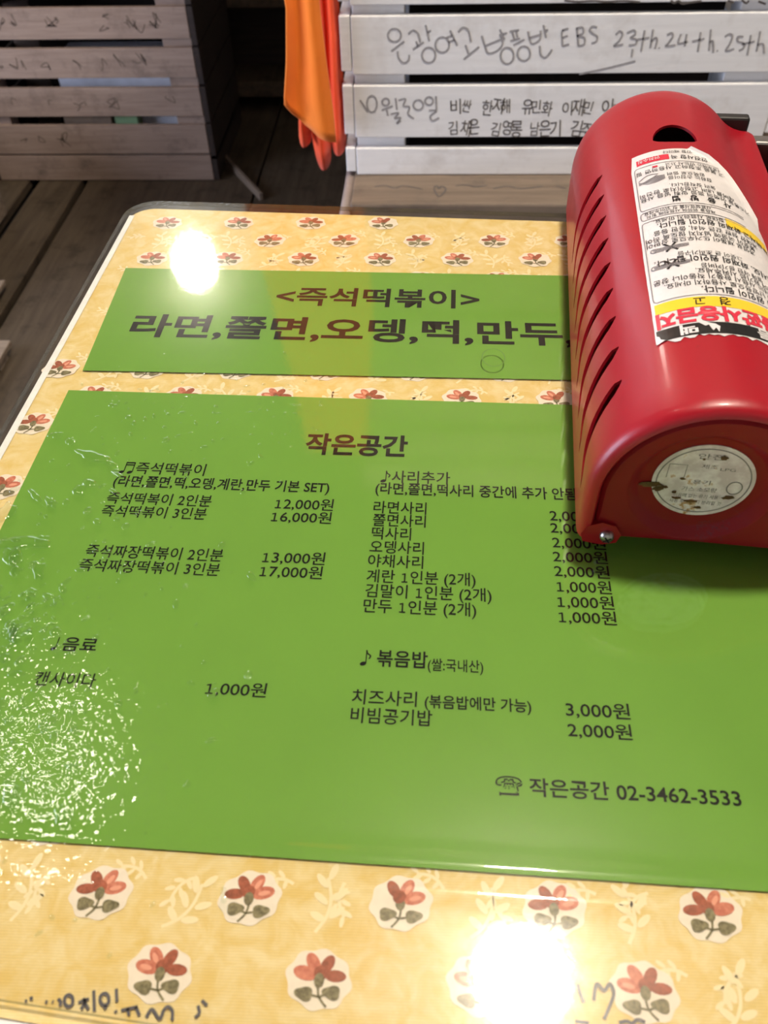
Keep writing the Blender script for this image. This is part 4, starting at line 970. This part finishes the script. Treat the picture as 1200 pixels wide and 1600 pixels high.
# steel drip tray with a round well
mb = MB(); cxp, cyp = 4.85, 3.05; NQ = 64
def sq(a, hx, hy):
    c, s = math.cos(a), math.sin(a); q = 1/max(abs(c)/hx, abs(s)/hy); return (cxp+q*c, cyp+q*s)
A = [2*PI*i/NQ+0.001 for i in range(NQ)]
RR = [[L3(*sq(a, 2.80, 2.90), 1.10) for a in A], [L3(*sq(a, 2.78, 2.88), 1.17) for a in A]]
for r, z in ((2.45,1.15),(2.35,1.02),(1.3,0.92),(0.55,0.90)): RR.append([L3(cxp+r*math.cos(a), cyp+r*math.sin(a), z) for a in A])
mb.add([v for r in RR for v in r], [(i*NQ+k, i*NQ+(k+1)%NQ, (i+1)*NQ+(k+1)%NQ, (i+1)*NQ+k) for i in range(len(RR)-1) for k in range(NQ)]+[tuple(range((len(RR)-1)*NQ, len(RR)*NQ))])
mb.build('drip_tray', M['steel'], bu, smooth=math.radians(30))
mb = MB(); mb.lathe([(0.50*U,(0.91-BZ)*U),(0.50*U,(1.15-BZ)*U),(0.85*U,(1.25-BZ)*U),(0.85*U,(1.40-BZ)*U),(0.6*U,(1.48-BZ)*U),(0.1*U,(1.5-BZ)*U)], cxp*U, cyp*U, 32)
mb.build('burner_head', M['brass'], bu, smooth=0.6)
for q in range(4):
    a = PI/4+q*PI/2; c, s = math.cos(a), math.sin(a)
    mb = MB(); pp = lambda r, z: L3(cxp+r*c, cyp+r*s, z)
    mb.tube([pp(2.55,1.16),pp(2.62,1.45),pp(2.45,1.74),pp(1.9,1.80),pp(1.05,1.72)], [0.13*U,0.14*U,0.14*U,0.12*U,0.10*U], 10)
    mb.build('pan_support', M['enamel'], bu, smooth=True)
mb = MB(); mb.lathe([(0.62*U,0),(0.62*U,0.10*U),(0.50*U,0.32*U),(0.46*U,0.55*U),(0.36*U,0.60*U)], n=28)
kn = mb.build('control_knob', M['rubber'], bu, smooth=0.6); kn.location = L3(5.6, -0.002, 0.66); kn.rotation_euler = (PI/2, 0, 0); kn.scale = (0.62,0.62,0.62)
for s_, t_ in ((0.35,0.7),(0.35,5.3),(7.1,0.7),(7.1,5.3)):
    mb = MB(); a = L3(s_, t_, BZ)
    mb.lathe([(0.16*U,0.0),(0.2*U,0.03*U),(0.2*U,0.098*U)], a[0], a[1], 20); mb.build('rubber_foot', M['rubber'], bu, smooth=0.6)
# small pale sticker at the lower right of the front
mb = MB(); mb.add([L3(1.40+0.22*math.cos(PI*k/16), 0.0 if False else -0.012, 0.35+0.20*math.sin(PI*k/16)) for k in range(17)], [tuple(range(17))])
# ---- warning label on the arch (reads from the other side of the table)
def arc(a, t, h=0.006):
    r = R0+h; return L3(S0+r*math.cos(math.radians(a)), t, Z0+r*math.sin(math.radians(a)))
PA = math.pi/180*1.0
def patch(a0, a1, t0, t1, mi_, h, mbx, na=None, corner=0.0):
    na = na or max(2, int(abs(a1-a0)/2.5)); nt = max(1, int(abs(t1-t0)/0.25))
    vs = [arc(a0+(a1-a0)*i/na, t0+(t1-t0)*j/nt, h) for j in range(nt+1) for i in range(na+1)]
    mbx.add(vs, [(j*(na+1)+i, j*(na+1)+i+1, (j+1)*(na+1)+i+1, (j+1)*(na+1)+i) for j in range(nt) for i in range(na)], mi_)
wl = MB()
# sheet with torn lower-left edge and rounded far corner
AL, AR = 121.0, 43.0
EDGE = [(0.0,34),(2.4,35),(3.14,42),(3.55,52),(4.02,63),(4.28,73),(4.40,84),(4.6,90)]
def right_edge(t):
    for (a, x), (b, y) in zip(EDGE, EDGE[1:]):
        if a <= t <= b: return x+(y-x)*(t-a)/(b-a)
    return 34
na, nt = 40, 30; vs = []
random.seed(3)
for j in range(nt+1):
    for i in range(na+1):
        t = 0.93+(4.41-0.93)*j/nt; ae = right_edge(t); a = AL+(ae-AL)*i/na
        if j == 0: t += random.uniform(-0.025, 0.03)+0.03*(i < 3)
        if i == 0: a += random.uniform(-0.25, 0.25)*(1 if j < 14 else 0)
        if j >= nt-2 and i <= 1: a -= 0.9*(j-nt+3)*(2-i)*0.3
        vs.append(arc(a, t, 0.006+(0.035 if i == na and t > 3.3 else 0.012 if i == na-1 and t > 3.3 else 0)))
wl.add(vs, [(j*(na+1)+i, j*(na+1)+i+1, (j+1)*(na+1)+i+1, (j+1)*(na+1)+i) for j in range(nt) for i in range(na)], 0)
wlab = wl.build('warning_label', M['label_white'], bu, smooth=True); wlab['label'] = 'white warning label with red and black Korean print, upside down and torn at one end'
wp = MB()     # print: 0 black, 1 red, 2 yellow, 3 grey, 4 white
patch(120.2, 36, 0.955, 1.115, 0, 0.009, wp)
patch(119.3, 37, 1.345, 1.50, 2, 0.009, wp)
patch(74, 44, 2.80, 2.96, 2, 0.009, wp)
patch(117.2, 98, 4.16, 4.28, 1, 0.009, wp)
def label_line(body, right_a, t, height, width=None, off=0.0, mi=0, h=0.012, left_a=None):
    """one upside-down line; right_a = angle of its last letter, text up = towards the camera"""
    vs, fs = glyphs(body, off)
    x0 = min(v[0] for v in vs); x1 = max(v[0] for v in vs); sy = height/0.9
    sx = (width/(x1-x0)) if width else sy*0.80
    dg = 180/PI
    am = lambda i: right_a-(x1-vs[i][0])*sx*dg
    fs = [f for f in fs if min(am(i) for i in f) > right_edge(t)+2.5]
    wp.add([arc(right_a-(x1-x)*sx*dg, t-(y+0.06)*sy, h) for x, y, z in vs], fs, mi)
label_line('경   고', 101, 1.49, 0.125, 0.30, 0.01)
label_line('불판사용금지', 119.5, 1.335, 0.205, 1.04, 0.045, 1)
label_line('아름', 74, 1.105, 0.13, 0.24, 0.02, 4)
label_line('맥', 109.5, 1.10, 0.13, 0.14, 0.03, 4)
# torn white patch in the black band
wp.add([arc(a, t, 0.011) for a, t in ((101,1.12),(98,1.06),(96.5,1.075),(95,0.99),(93.5,1.03),(92.5,0.97),(91.5,1.05),(93.5,1.085),(98.5,1.122))], [tuple(range(9))], 4)
wp.add([arc(a, t, 0.011) for a, t in ((120.8,1.06),(119,1.03),(118.5,0.99),(116.5,0.965),(120.6,0.93))], [tuple(range(5))], 4)
def frame(a0, a1, t0, t1, w=0.012):
    dg = 180/PI
    pts = [(a1,t0),(a0-1.5,t0),(a0-0.3,t0+0.02),(a0,t0+0.06),(a0,t1-0.06),(a0-0.3,t1-0.02),(a0-1.5,t1),(a1,t1)]
    dense = []
    for p, q in zip(pts, pts[1:]):
        k = max(1, int(abs(p[0]-q[0])/4)); dense += [(p[0]+(q[0]-p[0])*i/k, p[1]+(q[1]-p[1])*i/k) for i in range(k)]
    dense.append(pts[-1])
    wp.ribbon([(a/dg*U, t*U) for a, t in dense], w*U*0.8, lambda a, b: arc(a/U*dg, b/U, 0.010), 3)
frame(119.4, 60, 1.53, 2.93); frame(119.3, 60, 2.98, 3.13); frame(119.0, 60, 3.17, 4.10)
LN = [(96,1.66,0.105,'폭발 및 화재의 원인이 됩니다.',0.012),(113,1.765,0.085,'실내에서 난방용으로 사용하지 마세요.',0.004),(118,1.865,0.085,'밀폐된 곳에서는 사용시 환풍기 작동이나 창문',0.004),
      (97,1.955,0.085,'을 열어 환기를 시켜주세요.',0.004),(94,2.035,0.075,'열에 약한 용기커버를',0.004),(116,2.18,0.105,'사용하지 마십시오. 화재의 원인이 됩니다.',0.012),(104,2.26,0.075,'그릇이 큰 조리기구를',0.004),
      (118.5,2.52,0.085,'과열로 제품이 뜨거우므로 상판이',0.004),(118.5,2.61,0.085,'불꽃이 국물에 넘치지 않도록 하여',0.004),(114,2.71,0.085,'과대한 철판 같은 석쇠, 돌판 등을',0.004),(111.5,2.84,0.10,'얹지 마시고 화재의 원인이 됩니다.',0.012),
      (113,2.925,0.075,'절대로 사용하지 마세요.',0.004),(116,3.055,0.062,'제품을 위하여 사용전에 필히',0.004),(118,3.12,0.062,'사용설명서를 잘 읽어주세요.',0.004),
      (101,3.32,0.11,'사   용   방   법',0.02),(118,3.42,0.085,'가스통을 안쪽의 홈을 맞춰 넣을 사용',0.004),(118,3.51,0.085,'레버를 내려 고정위치로 완전히',0.004),(101,3.60,0.075,'눌러 장착합니다.',0.004),
      (101,3.76,0.075,'점화는 손잡이를',0.003),(101,3.85,0.075,'왼쪽으로 돌려',0.003),(118,4.00,0.085,'불꽃을 확인하고 불을 조절하고 사용하면 됨',0.004),(101,4.07,0.07,'사용후에는 반드시 끄고',0.003),(97,4.24,0.09,'안전사항 꼭',0.01),(101,4.36,0.07,'보관해 주십시오 잘 확인할 때마다',0.003)]
for ra, t, h, s_, off in LN:
    if ra == 118.5 and False: continue
    label_line(s_, ra, t, h, None, off, 0)
label_line('안전수칙', 116, 4.275, 0.085, 0.22, 0.006, 4, 0.013)
# two small crossed-out drawings and the hand drawing
def doodle(pts, w, mi_): wp.ribbon([(p*U, q*U) for p, q in spline(pts)], w*U, lambda a, b: arc(a/U*180/PI, b/U, 0.011), mi_)
rd = lambda deg: deg*PI/180
for (ca, ct) in ((107.5,2.075),(106.5,2.37)):
    doodle([(rd(ca+2.6),ct-0.07),(rd(ca-2.6),ct+0.07)], 0.022, 0); doodle([(rd(ca-3.2),ct-0.06),(rd(ca+3.4),ct+0.07)], 0.022, 0)
    for e in range(4):
        doodle([(rd(ca+9),ct-0.03+0.02*e),(rd(ca+4),ct-0.035+0.018*e),(rd(ca-6),ct-0.02+0.016*e),(rd(ca-9),ct+0.0+0.012*e)], 0.008, 3)
    doodle([(rd(ca+9+1.4*math.cos(x)),ct+0.03*math.sin(x)) for x in [2*PI*k/10 for k in range(11)]], 0.01, 3)
for e in range(7):
    doodle([(rd(117.5),3.78-0.01*e),(rd(113-e),3.70+0.022*e),(rd(108),3.69+0.022*e),(rd(102.5),3.74+0.012*e)], 0.010, 3)
doodle([(rd(117.5),3.80),(rd(112),3.88),(rd(106),3.86)], 0.012, 3)
patch(108.5, 105.5, 4.015, 4.05, 1, 0.013, wp)
wpo = wp.build('label_print', [M['label_black'], M['label_red'], M['label_yellow'], M['label_grey'], M['label_white']], wlab)
